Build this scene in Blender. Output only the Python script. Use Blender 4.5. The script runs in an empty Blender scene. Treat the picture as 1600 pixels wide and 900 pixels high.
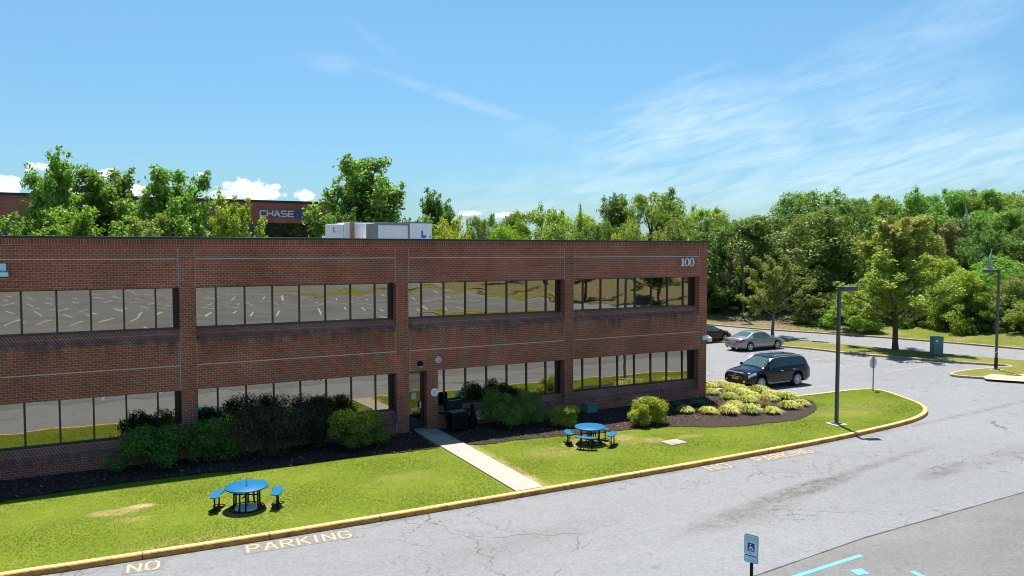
import bpy, bmesh, math, random
import numpy as np
from mathutils import Vector

random.seed(7)
S = bpy.context.scene
COL = S.collection
PI = math.pi

# ------------------------------------------------------------------ camera
FPX, HCAM = 1177.0, 7.7
PITCH = math.atan(58.5 / FPX)
YAW = math.atan(2220 / math.hypot(FPX, 58.5))
FH = np.array([math.cos(YAW), math.sin(YAW), 0.0])
FW = np.array([FH[0] * math.cos(PITCH), FH[1] * math.cos(PITCH), -math.sin(PITCH)])
RT = np.cross(FW, [0, 0, 1.0]); RT /= np.linalg.norm(RT)
UP = np.cross(RT, FW)


def ray(px, py):
    return FW * FPX + RT * (px - 800) - UP * (py - 450)


def at(px, py, z=0.0):
    """ground point (height z) surveyed from the photograph"""
    d = ray(px, py)
    p = np.array([0, 0, HCAM]) + d * ((z - HCAM) / d[2])
    return float(p[0]), float(p[1])


def col(px, depth):
    """ground point at a forward distance along one bearing"""
    d = FH * FPX / math.cos(PITCH) + RT * (px - 800)
    d = d * (depth / (FPX / math.cos(PITCH)))
    return float(d[0]), float(d[1])


def ztop(py, depth):
    return HCAM + (391.5 - py) / FPX * depth


cam = bpy.data.cameras.new('camera')
cam.sensor_width = 36.0
cam.lens = 36.0 * FPX / 1600.0
cam.clip_end = 4000
cam.clip_start = 0.1
camo = bpy.data.objects.new('camera', cam)
COL.objects.link(camo)
camo.location = (0, 0, HCAM)
camo.rotation_euler = Vector(FW).to_track_quat('-Z', 'Y').to_euler()
S.camera = camo

# ------------------------------------------------------------------ node helpers


class NT:
    def __init__(self, tree):
        self.t = tree

    def n(self, typ, **kw):
        nd = self.t.nodes.new(typ)
        for k, v in kw.items():
            if k in nd.inputs:
                nd.inputs[k].default_value = v
            else:
                setattr(nd, k, v)
        return nd

    def l(self, a, b):
        self.t.links.new(a, b)

    def val(self, sock, v):
        if isinstance(v, (int, float)):
            sock.default_value = v
        elif isinstance(v, (tuple, list)):
            sock.default_value = v
        else:
            self.l(v, sock)

    def math(self, op, a, b=0.0, c=None, clamp=False):
        nd = self.t.nodes.new('ShaderNodeMath'); nd.operation = op; nd.use_clamp = clamp
        self.val(nd.inputs[0], a); self.val(nd.inputs[1], b)
        if c is not None: self.val(nd.inputs[2], c)
        return nd.outputs[0]

    def mix(self, fac, a, b, blend='MIX'):
        nd = self.t.nodes.new('ShaderNodeMix'); nd.data_type = 'RGBA'; nd.blend_type = blend
        self.val(nd.inputs[0], fac)
        for s, v in ((nd.inputs[6], a), (nd.inputs[7], b)):
            if isinstance(v, (tuple, list)):
                s.default_value = tuple(v) + (1,) if len(v) == 3 else v
            else:
                self.l(v, s)
        return nd.outputs[2]

    def noise(self, vec, scale, detail=4.0, rough=0.55, dist=0.0):
        nd = self.t.nodes.new('ShaderNodeTexNoise')
        nd.inputs['Scale'].default_value = scale
        nd.inputs['Detail'].default_value = detail
        nd.inputs['Roughness'].default_value = rough
        nd.inputs['Distortion'].default_value = dist
        if vec is not None: self.l(vec, nd.inputs['Vector'])
        return nd.outputs[0]

    def ramp(self, fac, lo, hi, a=0.0, b=1.0):
        nd = self.t.nodes.new('ShaderNodeMapRange')
        nd.inputs[1].default_value = lo; nd.inputs[2].default_value = hi
        nd.inputs[3].default_value = a; nd.inputs[4].default_value = b
        nd.clamp = True
        self.val(nd.inputs[0], fac)
        return nd.outputs[0]

    def scale(self, vec, s):
        nd = self.t.nodes.new('ShaderNodeVectorMath'); nd.operation = 'MULTIPLY'
        self.l(vec, nd.inputs[0]); nd.inputs[1].default_value = s
        return nd.outputs[0]

    def pos(self):
        return self.t.nodes.new('ShaderNodeNewGeometry').outputs['Position']

    def sep(self, v):
        nd = self.t.nodes.new('ShaderNodeSeparateXYZ'); self.l(v, nd.inputs[0]); return nd.outputs

    def comb(self, x, y, z=0.0):
        nd = self.t.nodes.new('ShaderNodeCombineXYZ')
        self.val(nd.inputs[0], x); self.val(nd.inputs[1], y); self.val(nd.inputs[2], z)
        return nd.outputs[0]

    def bump(self, h, dist=0.02, strength=1.0):
        nd = self.t.nodes.new('ShaderNodeBump')
        nd.inputs['Distance'].default_value = dist
        nd.inputs['Strength'].default_value = strength
        self.l(h, nd.inputs['Height'])
        return nd.outputs[0]


def new_mat(name):
    m = bpy.data.materials.new(name)
    m.use_nodes = True
    nt = NT(m.node_tree)
    b = m.node_tree.nodes['Principled BSDF']
    return m, nt, b


def simple(name, c, rough=0.5, metal=0.0, var=0.12, scale=6.0, spec=0.5, coat=0.0):
    m, nt, b = new_mat(name)
    tc = m.node_tree.nodes.new('ShaderNodeTexCoord').outputs['Object']
    f = nt.noise(tc, scale, 5.0, 0.6)
    f = nt.ramp(f, 0.3, 0.7)
    lo = tuple(v * (1 - var) for v in c); hi = tuple(min(1, v * (1 + var)) for v in c)
    nt.l(nt.mix(f, lo, hi), b.inputs['Base Color'])
    b.inputs['Roughness'].default_value = rough
    b.inputs['Metallic'].default_value = metal
    b.inputs['Specular IOR Level'].default_value = spec
    if coat: b.inputs['Coat Weight'].default_value = coat; b.inputs['Coat Roughness'].default_value = 0.03
    return m


def brick_mat(name, kind='run', stain=None, c1=(0.335, 0.092, 0.054), c2=(0.225, 0.068, 0.044), mortar=(0.43, 0.27, 0.20)):
    m, nt, b = new_mat(name)
    p = nt.pos(); s = nt.sep(p)
    u = nt.math('ADD', s[0], s[1]); v = s[2]
    bt = m.node_tree.nodes.new('ShaderNodeTexBrick')
    bt.inputs['Scale'].default_value = 1.0
    bt.inputs['Mortar Size'].default_value = 0.0085
    bt.inputs['Mortar Smooth'].default_value = 0.25
    bt.inputs['Bias'].default_value = -0.05
    if kind == 'run':
        nt.l(nt.comb(u, v), bt.inputs['Vector'])
        bt.inputs['Brick Width'].default_value = 0.205
        bt.inputs['Row Height'].default_value = 0.085
    elif kind == 'soldier':
        nt.l(nt.comb(nt.math('SUBTRACT', v, 0.014), u), bt.inputs['Vector'])
        bt.offset = 0.0
        bt.inputs['Brick Width'].default_value = 0.202
        bt.inputs['Row Height'].default_value = 0.085
    else:
        nt.l(nt.comb(nt.math('MULTIPLY', v, 1.62), u), bt.inputs['Vector'])
        bt.offset = 0.0
        bt.inputs['Brick Width'].default_value = 0.33
        bt.inputs['Row Height'].default_value = 0.1
    bt.inputs['Color1'].default_value = c1 + (1,)
    bt.inputs['Color2'].default_value = c2 + (1,)
    bt.inputs['Mortar'].default_value = mortar + (1,)
    c = bt.outputs['Color']
    big = nt.ramp(nt.noise(p, 0.7, 3.0), 0.3, 0.7, 0.8, 1.18)
    fine = nt.ramp(nt.noise(p, 55.0, 4.0), 0.25, 0.75, 0.8, 1.2)
    c = nt.mix(1.0, c, nt.comb(nt.math('MULTIPLY', big, fine), nt.math('MULTIPLY', big, fine), nt.math('MULTIPLY', big, fine)), 'MULTIPLY')
    if stain:
        gz = nt.sep(m.node_tree.nodes.new('ShaderNodeTexCoord').outputs['Generated'])[2]
        st = nt.noise(nt.scale(p, (1.0, 1.0, 0.22)), 3.2, 6.0, 0.65)
        st2 = nt.noise(p, 0.9, 3.0)
        if stain == 'sill':
            f = nt.math('MULTIPLY', nt.ramp(st, 0.32, 0.6), nt.ramp(gz, 0.66, 0.3))
            f = nt.math('MULTIPLY', f, 0.7)
            c = nt.mix(f, c, (0.06, 0.044, 0.034))
        else:
            f = nt.math('MULTIPLY', nt.ramp(nt.math('ADD', nt.math('MULTIPLY', st, 0.6), nt.math('MULTIPLY', st2, 0.4)), 0.43, 0.62), nt.ramp(gz, 0.62, 0.97))
            f = nt.math('MULTIPLY', f, 0.8)
            c = nt.mix(f, c, (0.04, 0.03, 0.025))
    nt.l(c, b.inputs['Base Color'])
    b.inputs['Roughness'].default_value = 0.82
    b.inputs['Specular IOR Level'].default_value = 0.3
    inv = nt.math('SUBTRACT', 1.0, bt.outputs['Fac'])
    h = nt.math('ADD', inv, nt.math('MULTIPLY', nt.noise(p, 90.0, 3.0), 0.3))
    nt.l(nt.bump(h, 0.006, 0.7), b.inputs['Normal'])
    return m


M = {}
M['brick'] = brick_mat('brick')
M['brick_stained'] = brick_mat('brick_stained', stain='wall')
M['brick_soldier'] = brick_mat('brick_soldier', 'soldier', c1=(0.28, 0.075, 0.042), c2=(0.17, 0.052, 0.033), mortar=(0.42, 0.26, 0.18))
M['brick_sill'] = brick_mat('brick_sill', 'sill', stain='sill', c1=(0.29, 0.085, 0.055), c2=(0.18, 0.06, 0.045), mortar=(0.5, 0.36, 0.28))
M['far_brick'] = brick_mat('far_brick', c1=(0.44, 0.135, 0.095), c2=(0.35, 0.115, 0.08), mortar=(0.5, 0.26, 0.2))
M['cap'] = simple('dark_cap_metal', (0.018, 0.020, 0.026), 0.45, 0.0)
M['frame'] = simple('bronze_frame', (0.028, 0.026, 0.024), 0.4)
M['frame_dark'] = simple('dark_jamb', (0.008, 0.008, 0.009), 0.5)
M['strip'] = simple('pale_joint', (0.52, 0.43, 0.40), 0.8)
M['caulk'] = simple('grey_caulk', (0.36, 0.34, 0.33), 0.8)
M['roof'] = simple('roof_membrane', (0.16, 0.15, 0.14), 0.9)
M['white_metal'] = simple('white_metal', (0.92, 0.92, 0.91), 0.4, var=0.06)
M['off_white'] = simple('off_white_panel', (0.90, 0.895, 0.88), 0.55, var=0.08)
M['grey_metal'] = simple('grey_metal', (0.23, 0.24, 0.25), 0.45, 0.3)
M['galv'] = simple('galvanised', (0.40, 0.43, 0.45), 0.4, 0.5)
M['rust'] = simple('rusty_duct', (0.42, 0.22, 0.12), 0.7, var=0.3)
M['black'] = simple('black_metal', (0.006, 0.006, 0.007), 0.5, spec=0.2)
M['black_plastic'] = simple('black_plastic', (0.007, 0.007, 0.008), 0.55, spec=0.15)
M['pole'] = simple('pole_bronze', (0.075, 0.074, 0.082), 0.45)
M['teal'] = simple('teal_cabinet', (0.105, 0.20, 0.205), 0.5)
M['blue'] = simple('sky_blue_plastic', (0.0015, 0.112, 0.245), 0.5, spec=0.2, var=0.1, scale=40)
M['letter'] = simple('letter_white', (0.70, 0.82, 0.95), 0.35, var=0.04)
M['logo_blue'] = simple('logo_blue', (0.012, 0.16, 0.62), 0.4)
M['sign_white'] = simple('sign_white', (0.85, 0.87, 0.92), 0.35, var=0.04)
M['paper'] = simple('paper', (0.6, 0.6, 0.58), 0.7)
M['pink'] = simple('bell_pink', (0.55, 0.36, 0.40), 0.45, var=0.15, scale=14)
M['sign_face'] = simple('sign_face', (0.48, 0.72, 0.78), 0.5, var=0.05)
M['sign_green'] = simple('sign_green', (0.08, 0.36, 0.33), 0.5)
M['sign_blue'] = simple('sign_blue', (0.01, 0.04, 0.25), 0.5)
M['sign_back'] = simple('sign_back', (0.52, 0.53, 0.52), 0.45, 0.2)
M['lens'] = simple('lens', (0.55, 0.70, 0.80), 0.15, var=0.05)
M['concrete_base'] = simple('concrete_base', (0.31, 0.285, 0.24), 0.9, var=0.2)
M['dark_window'] = simple('dark_window', (0.02, 0.021, 0.022), 0.06, spec=0.8)
M['bark'] = simple('bark', (0.085, 0.066, 0.05), 0.9, var=0.35, scale=9)
M['bark_grey'] = simple('bark_grey', (0.17, 0.15, 0.125), 0.9, var=0.35, scale=9)
M['dead_wood'] = simple('dead_wood', (0.50, 0.44, 0.36), 0.8, var=0.2)
M['rock'] = simple('rock', (0.35, 0.30, 0.25), 0.9, var=0.35, scale=4)
M['tyre'] = simple('tyre', (0.014, 0.014, 0.015), 0.75)
M['rim'] = simple('rim_alloy', (0.50, 0.51, 0.53), 0.3, 0.25)
M['chrome'] = simple('chrome', (0.72, 0.72, 0.74), 0.18, 0.55)
M['headlamp'] = simple('headlamp', (0.72, 0.75, 0.78), 0.08, 0.4)
M['tail'] = simple('tail_lamp', (0.32, 0.008, 0.015), 0.12)
M['tail_white'] = simple('tail_lamp_clear', (0.6, 0.4, 0.4), 0.15)
M['plate'] = simple('plate', (0.30, 0.40, 0.33), 0.4)
M['car_glass'] = simple('car_glass', (0.02, 0.028, 0.03), 0.03, spec=0.9)
M['car_glass_light'] = simple('car_glass_light', (0.05, 0.095, 0.10), 0.03, spec=1.0)
M['paint_black'] = simple('paint_black', (0.003, 0.0035, 0.0045), 0.12, 0.0, var=0.05, spec=0.4, coat=0.2)
M['paint_silver'] = simple('paint_silver', (0.26, 0.27, 0.265), 0.3, 0.55, var=0.04, coat=1.0)
M['paint_maroon'] = simple('paint_maroon', (0.055, 0.005, 0.008), 0.2, 0.0, var=0.05, spec=0.3, coat=0.4)
M['trim'] = simple('black_trim', (0.012, 0.012, 0.012), 0.6)


def glass_mat():
    m, nt, b = new_mat('reflective_window')
    p = nt.pos(); s = nt.sep(p)
    w = nt.noise(nt.comb(nt.math('MULTIPLY', s[0], 0.6), s[2]), 1.0, 1.0, 0.4, 0.3)
    b.inputs['Base Color'].default_value = (0.355, 0.34, 0.295, 1)
    b.inputs['Metallic'].default_value = 1.0
    b.inputs['Roughness'].default_value = 0.016
    nt.l(nt.bump(w, 0.0038, 1.0), b.inputs['Normal'])
    return m


M['glass'] = glass_mat()
M['door_glass'] = glass_mat()
M['door_glass'].name = 'door_glass'
M['door_glass'].node_tree.nodes['Principled BSDF'].inputs['Base Color'].default_value = (0.17, 0.152, 0.12, 1)


def asphalt_mat(name, base, crack=1.0, stain=True, tint=(0.98, 1, 1.03), lowbig=0.93):
    m, nt, b = new_mat(name)
    p = nt.pos()
    s = nt.sep(p)
    speck = nt.ramp(nt.noise(p, 9.0, 8.0, 0.85), 0.3, 0.7, 0.7, 1.3)
    mid = nt.ramp(nt.noise(p, 2.2, 5.0, 0.6), 0.28, 0.72, 0.94, 1.06)
    big = nt.ramp(nt.noise(nt.scale(p, (0.45, 1.0, 1.0)), 0.22, 4.0, 0.6), 0.3, 0.7, lowbig, 1.06)
    k = nt.math('MULTIPLY', nt.math('MULTIPLY', speck, mid), big)
    c = nt.comb(nt.math('MULTIPLY', k, base * tint[0]), nt.math('MULTIPLY', k, base * tint[1]), nt.math('MULTIPLY', k, base * tint[2]))
    # warped coordinates for cracks
    nz = m.node_tree.nodes.new('ShaderNodeTexNoise'); nz.inputs['Scale'].default_value = 1.1; nz.inputs['Detail'].default_value = 6
    nt.l(p, nz.inputs['Vector'])
    wv = m.node_tree.nodes.new('ShaderNodeVectorMath'); wv.operation = 'MULTIPLY_ADD'
    nt.l(nz.outputs['Color'], wv.inputs[0]); wv.inputs[1].default_value = (1.3, 1.3, 0); nt.l(p, wv.inputs[2])
    flat = nt.scale(wv.outputs[0], (1, 1, 0))
    total = None
    for sc, wd, lo, hi in ((0.23, 0.005, 0.45, 0.54), (0.75, 0.009, 0.50, 0.58), (1.35, 0.017, 0.57, 0.66)):
        vo = m.node_tree.nodes.new('ShaderNodeTexVoronoi'); vo.feature = 'DISTANCE_TO_EDGE'
        vo.inputs['Scale'].default_value = sc
        nt.l(flat, vo.inputs['Vector'])
        ln = nt.ramp(vo.outputs['Distance'], wd * 0.4, wd, 1.0, 0.0)
        msk = nt.ramp(nt.noise(p, 0.17 if sc < 1 else 0.21, 2.0), lo, hi)
        f = nt.math('MULTIPLY', ln, msk)
        total = f if total is None else nt.math('MAXIMUM', total, f)
    total = nt.math('MULTIPLY', total, 0.62 * crack)
    c = nt.mix(total, c, (0.055, 0.05, 0.045))
    if stain:
        # the long drainage stain of fine broken asphalt along the lane
        st = None
        for (cx, cy, rx, ry, a) in ((19.6, 16.75, 2.6, 0.42, 0.9), (24.0, 17.5, 4.2, 0.22, 0.5), (16.2, 16.0, 2.6, 0.55, 0.55), (25.5, 15.9, 1.6, 0.4, 0.6), (29.5, 16.0, 2.6, 0.5, 0.4), (9.5, 17.2, 3.0, 0.5, 0.25)):
            dx = nt.math('DIVIDE', nt.math('SUBTRACT', s[0], cx), rx)
            dy = nt.math('DIVIDE', nt.math('SUBTRACT', nt.math('SUBTRACT', s[1], cy), nt.math('MULTIPLY', nt.math('SUBTRACT', s[0], cx), 0.14)), ry)
            d = nt.math('ADD', nt.math('MULTIPLY', dx, dx), nt.math('MULTIPLY', dy, dy))
            g_ = nt.math('MULTIPLY', nt.ramp(d, 1.9, 0.2), a)
            st = g_ if st is None else nt.math('MAXIMUM', st, g_)
        gator = st
        st = nt.math('MULTIPLY', st, nt.ramp(nt.noise(nt.scale(p, (0.6, 1.4, 1)), 1.3, 8.0, 0.75), 0.33, 0.56))
        st0 = st
        c = nt.mix(nt.math('MULTIPLY', st, 0.75), c, (0.085, 0.074, 0.062))
        vo = m.node_tree.nodes.new('ShaderNodeTexVoronoi'); vo.feature = 'DISTANCE_TO_EDGE'
        vo.inputs['Scale'].default_value = 2.6
        nt.l(nt.scale(flat, (0.8, 1.4, 1)), vo.inputs['Vector'])
        ga = nt.math('MULTIPLY', nt.ramp(vo.outputs['Distance'], 0.02, 0.05, 1.0, 0.0), nt.ramp(gator, 0.25, 0.75))
        c = nt.mix(nt.math('MULTIPLY', ga, 0.6), c, (0.05, 0.045, 0.04))
        dxk = nt.math('SUBTRACT', s[0], 14.0)
        yk = nt.math('ADD', nt.math('MULTIPLY', nt.math('MULTIPLY', dxk, dxk), 0.0016), 20.27)
        gk = nt.ramp(nt.math('ABSOLUTE', nt.math('SUBTRACT', s[1], yk)), 0.34, 0.0)
        gk = nt.math('MULTIPLY', gk, nt.ramp(nt.noise(p, 2.3, 7.0, 0.75), 0.4, 0.62))
        c = nt.mix(nt.math('MULTIPLY', gk, 0.75), c, (0.10, 0.082, 0.06))
    drip = nt.math('MULTIPLY', nt.ramp(nt.noise(p, 1.7, 3.0, 0.5), 0.66, 0.74), 0.4)
    c = nt.mix(drip, c, (0.06, 0.056, 0.052))
    nt.l(c, b.inputs['Base Color'])
    b.inputs['Roughness'].default_value = 0.9
    b.inputs['Specular IOR Level'].default_value = 0.25
    nt.l(nt.bump(nt.noise(p, 60.0, 3.0), 0.006, 0.5), b.inputs['Normal'])
    return m


M['asphalt'] = asphalt_mat('asphalt', 0.19)
M['asphalt_old'] = asphalt_mat('asphalt_old', 0.165, 0.3, False, (1.02, 1.0, 0.99), 0.7)


def paint_mat(name, c, under=(0.2, 0.2, 0.2), lo=0.38, hi=0.6, sc=9.0):
    m, nt, b = new_mat(name)
    p = nt.pos()
    f = nt.ramp(nt.noise(p, sc, 6.0, 0.7), lo, hi)
    nt.l(nt.mix(f, under, c), b.inputs['Base Color'])
    b.inputs['Roughness'].default_value = 0.75
    return m


M['paint_letter'] = paint_mat('faded_yellow_letters', (0.50, 0.315, 0.165), (0.29, 0.235, 0.185), 0.34, 0.54)
M['paint_ground'] = paint_mat('dark_patch_under_letters', (0.12, 0.115, 0.11), (0.18, 0.18, 0.18), 0.35, 0.6)
M['paint_blue'] = paint_mat('blue_line_paint', (0.095, 0.33, 0.47), (0.15, 0.24, 0.29), 0.3, 0.5)
M['paint_white'] = paint_mat('white_line_paint', (0.72, 0.71, 0.68), (0.25, 0.25, 0.25), 0.3, 0.5)
M['paint_faint'] = paint_mat('worn_line_paint', (0.37, 0.37, 0.36), (0.22, 0.22, 0.22), 0.35, 0.65)


def kerb_mat(name, yellow=True):
    m, nt, b = new_mat(name)
    p = nt.pos()
    uv = m.node_tree.nodes.new('ShaderNodeUVMap')
    u = nt.sep(uv.outputs[0])
    n1 = nt.noise(p, 5.0, 6.0, 0.7)
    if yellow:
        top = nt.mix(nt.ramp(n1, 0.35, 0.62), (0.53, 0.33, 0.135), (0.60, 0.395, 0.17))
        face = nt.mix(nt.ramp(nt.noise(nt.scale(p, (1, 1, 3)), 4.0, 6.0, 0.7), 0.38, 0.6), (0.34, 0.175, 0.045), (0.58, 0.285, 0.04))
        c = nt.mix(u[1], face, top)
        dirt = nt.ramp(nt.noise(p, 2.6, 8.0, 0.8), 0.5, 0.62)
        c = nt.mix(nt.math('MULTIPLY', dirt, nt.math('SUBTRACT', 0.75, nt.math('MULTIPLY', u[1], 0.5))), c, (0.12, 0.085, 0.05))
    else:
        c = nt.mix(nt.ramp(n1, 0.3, 0.7), (0.33, 0.24, 0.155), (0.47, 0.36, 0.25))
        c = nt.mix(nt.math('MULTIPLY', nt.math('SUBTRACT', 1.0, u[1]), 0.35), c, (0.16, 0.12, 0.085))
    fr = nt.math('FRACT', nt.math('DIVIDE', u[0], 3.05))
    jt = nt.math('LESS_THAN', fr, 0.011)
    c = nt.mix(nt.math('MULTIPLY', jt, 0.75), c, (0.05, 0.04, 0.03))
    nt.l(c, b.inputs['Base Color'])
    b.inputs['Roughness'].default_value = 0.85
    nt.l(nt.bump(nt.noise(p, 30.0, 4.0), 0.008, 0.6), b.inputs['Normal'])
    return m


M['kerb_yellow'] = kerb_mat('yellow_kerb')
M['kerb_tan'] = kerb_mat('tan_kerb', False)


def ground_grass_mat():
    m, nt, b = new_mat('lawn_soil_green')
    p = nt.pos()
    at_ = m.node_tree.nodes.new('ShaderNodeAttribute'); at_.attribute_name = 'dry'
    n = nt.ramp(nt.noise(p, 0.8, 5.0, 0.65), 0.3, 0.7)
    n2 = nt.ramp(nt.noise(p, 14.0, 5.0, 0.7), 0.3, 0.7)
    c = nt.mix(n, (0.13, 0.18, 0.015), (0.20, 0.235, 0.027))
    c = nt.mix(nt.math('MULTIPLY', n2, 0.5), c, (0.085, 0.125, 0.012))
    c = nt.mix(at_.outputs['Fac'], c, (0.38, 0.27, 0.14))
    nt.l(c, b.inputs['Base Color'])
    b.inputs['Roughness'].default_value = 0.95
    b.inputs['Specular IOR Level'].default_value = 0.1
    nt.l(nt.bump(nt.noise(p, 45.0, 4.0), 0.03, 0.7), b.inputs['Normal'])
    return m


def blade_mat():
    m, nt, b = new_mat('grass_blades')
    p = nt.pos()
    at_ = m.node_tree.nodes.new('ShaderNodeAttribute'); at_.attribute_name = 'dry'
    r = m.node_tree.nodes.new('ShaderNodeNewGeometry').outputs['Random Per Island']
    n = nt.ramp(nt.noise(p, 0.55, 5.0, 0.65), 0.32, 0.68)
    n2 = nt.ramp(nt.noise(p, 2.4, 4.0, 0.6), 0.35, 0.65)
    c = nt.mix(n, (0.15, 0.25, 0.024), (0.25, 0.325, 0.044))
    c = nt.mix(nt.math('MULTIPLY', n2, 0.25), c, (0.13, 0.215, 0.018))
    c = nt.mix(nt.math('MULTIPLY', nt.ramp(nt.noise(p, 1.1, 6.0, 0.7), 0.52, 0.68), 0.55), c, (0.34, 0.30, 0.075))
    c = nt.mix(nt.math('MULTIPLY', nt.ramp(nt.noise(nt.scale(p, (0.3, 2.2, 1)), 0.9, 3.0), 0.5, 0.6), 0.22), c, (0.11, 0.19, 0.02))
    c = nt.mix(nt.math('MULTIPLY', r, 0.4), c, (0.32, 0.33, 0.07))
    c = nt.mix(at_.outputs['Fac'], c, (0.36, 0.27, 0.12))
    df = nt.n('ShaderNodeBsdfDiffuse'); tr = nt.n('ShaderNodeBsdfTranslucent')
    nt.l(c, df.inputs[0]); nt.l(c, tr.inputs[0])
    mx = nt.n('ShaderNodeMixShader'); mx.inputs[0].default_value = 0.45
    nt.l(df.outputs[0], mx.inputs[1]); nt.l(tr.outputs[0], mx.inputs[2])
    out = m.node_tree.nodes['Material Output']
    nt.l(mx.outputs[0], out.inputs[0])
    return m


M['lawn'] = ground_grass_mat()
M['blades'] = blade_mat()


def mulch_mat():
    m, nt, b = new_mat('mulch')
    p = nt.pos()
    n = nt.ramp(nt.noise(p, 8.0, 8.0, 0.88), 0.34, 0.66)
    n2 = nt.ramp(nt.noise(p, 1.4, 4.0), 0.3, 0.7)
    c = nt.mix(n, (0.009, 0.0075, 0.0065), (0.092, 0.068, 0.054))
    c = nt.mix(nt.math('MULTIPLY', n2, 0.35), c, (0.045, 0.026, 0.024))
    sp = nt.ramp(nt.noise(p, 70.0, 3.0, 0.7), 0.63, 0.7)
    c = nt.mix(nt.math('MULTIPLY', sp, 0.6), c, (0.2, 0.15, 0.12))
    nt.l(c, b.inputs['Base Color'])
    b.inputs['Roughness'].default_value = 0.95
    b.inputs['Specular IOR Level'].default_value = 0.15
    nt.l(nt.bump(nt.noise(p, 40.0, 5.0, 0.7), 0.05, 0.9), b.inputs['Normal'])
    return m


M['mulch'] = mulch_mat()


def concrete_mat():
    m, nt, b = new_mat('concrete_path')
    p = nt.pos(); s = nt.sep(p)
    n = nt.ramp(nt.noise(p, 2.2, 6.0, 0.65), 0.3, 0.7)
    c = nt.mix(n, (0.31, 0.268, 0.222), (0.375, 0.33, 0.28))
    fr = nt.math('FRACT', nt.math('DIVIDE', s[1], 1.17))
    j = nt.math('LESS_THAN', fr, 0.014)
    c = nt.mix(nt.math('MULTIPLY', j, 0.45), c, (0.2, 0.16, 0.13))
    nt.l(c, b.inputs['Base Color'])
    b.inputs['Roughness'].default_value = 0.9
    nt.l(nt.bump(nt.noise(p, 50.0, 4.0), 0.004, 0.6), b.inputs['Normal'])
    return m


M['path'] = concrete_mat()


def earth_mat():
    m, nt, b = new_mat('earth')
    p = nt.pos()
    n = nt.ramp(nt.noise(p, 0.05, 5.0), 0.35, 0.65)
    c = nt.mix(n, (0.05, 0.075, 0.015), (0.09, 0.10, 0.03))
    nt.l(c, b.inputs['Base Color']); b.inputs['Roughness'].default_value = 0.95
    return m


def bank_mat():
    m, nt, b = new_mat('bank_grass')
    p = nt.pos()
    n = nt.ramp(nt.noise(p, 0.7, 5.0, 0.6), 0.3, 0.7)
    n2 = nt.ramp(nt.noise(p, 7.0, 5.0, 0.7), 0.3, 0.7)
    c = nt.mix(n, (0.12, 0.165, 0.014), (0.19, 0.205, 0.034))
    c = nt.mix(nt.math('MULTIPLY', n2, 0.5), c, (0.06, 0.085, 0.012))
    d = nt.ramp(nt.noise(p, 0.33, 4.0, 0.6), 0.55, 0.7)
    c = nt.mix(nt.math('MULTIPLY', d, 0.7), c, (0.26, 0.19, 0.11))
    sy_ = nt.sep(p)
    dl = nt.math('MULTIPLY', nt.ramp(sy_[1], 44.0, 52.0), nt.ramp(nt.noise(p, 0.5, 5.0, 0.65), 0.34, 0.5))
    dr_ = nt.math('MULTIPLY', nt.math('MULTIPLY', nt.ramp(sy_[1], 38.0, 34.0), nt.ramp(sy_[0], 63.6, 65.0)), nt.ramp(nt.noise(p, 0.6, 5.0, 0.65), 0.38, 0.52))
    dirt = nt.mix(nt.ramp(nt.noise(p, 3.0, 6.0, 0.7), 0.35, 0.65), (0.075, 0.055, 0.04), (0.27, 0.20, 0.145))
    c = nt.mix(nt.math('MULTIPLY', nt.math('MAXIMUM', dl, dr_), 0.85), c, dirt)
    nt.l(c, b.inputs['Base Color']); b.inputs['Roughness'].default_value = 0.95
    b.inputs['Specular IOR Level'].default_value = 0.1
    nt.l(nt.bump(nt.noise(p, 20.0, 5.0, 0.7), 0.1, 0.8), b.inputs['Normal'])
    return m


M['earth'] = earth_mat()
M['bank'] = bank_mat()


def median_mat():
    m, nt, b = new_mat('dry_median_grass')
    p = nt.pos()
    n = nt.ramp(nt.noise(p, 0.9, 5.0, 0.6), 0.3, 0.7)
    n2 = nt.ramp(nt.noise(p, 9.0, 5.0, 0.7), 0.3, 0.7)
    c = nt.mix(n, (0.13, 0.15, 0.026), (0.215, 0.195, 0.055))
    c = nt.mix(nt.math('MULTIPLY', n2, 0.4), c, (0.09, 0.10, 0.02))
    nt.l(c, b.inputs['Base Color']); b.inputs['Roughness'].default_value = 0.95
    b.inputs['Specular IOR Level'].default_value = 0.1
    nt.l(nt.bump(nt.noise(p, 25.0, 5.0, 0.7), 0.06, 0.8), b.inputs['Normal'])
    return m


M['median'] = median_mat()
M['sand'] = paint_mat('bare_sand', (0.50, 0.37, 0.25), (0.38, 0.27, 0.16), 0.35, 0.65, 5.0)


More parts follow.
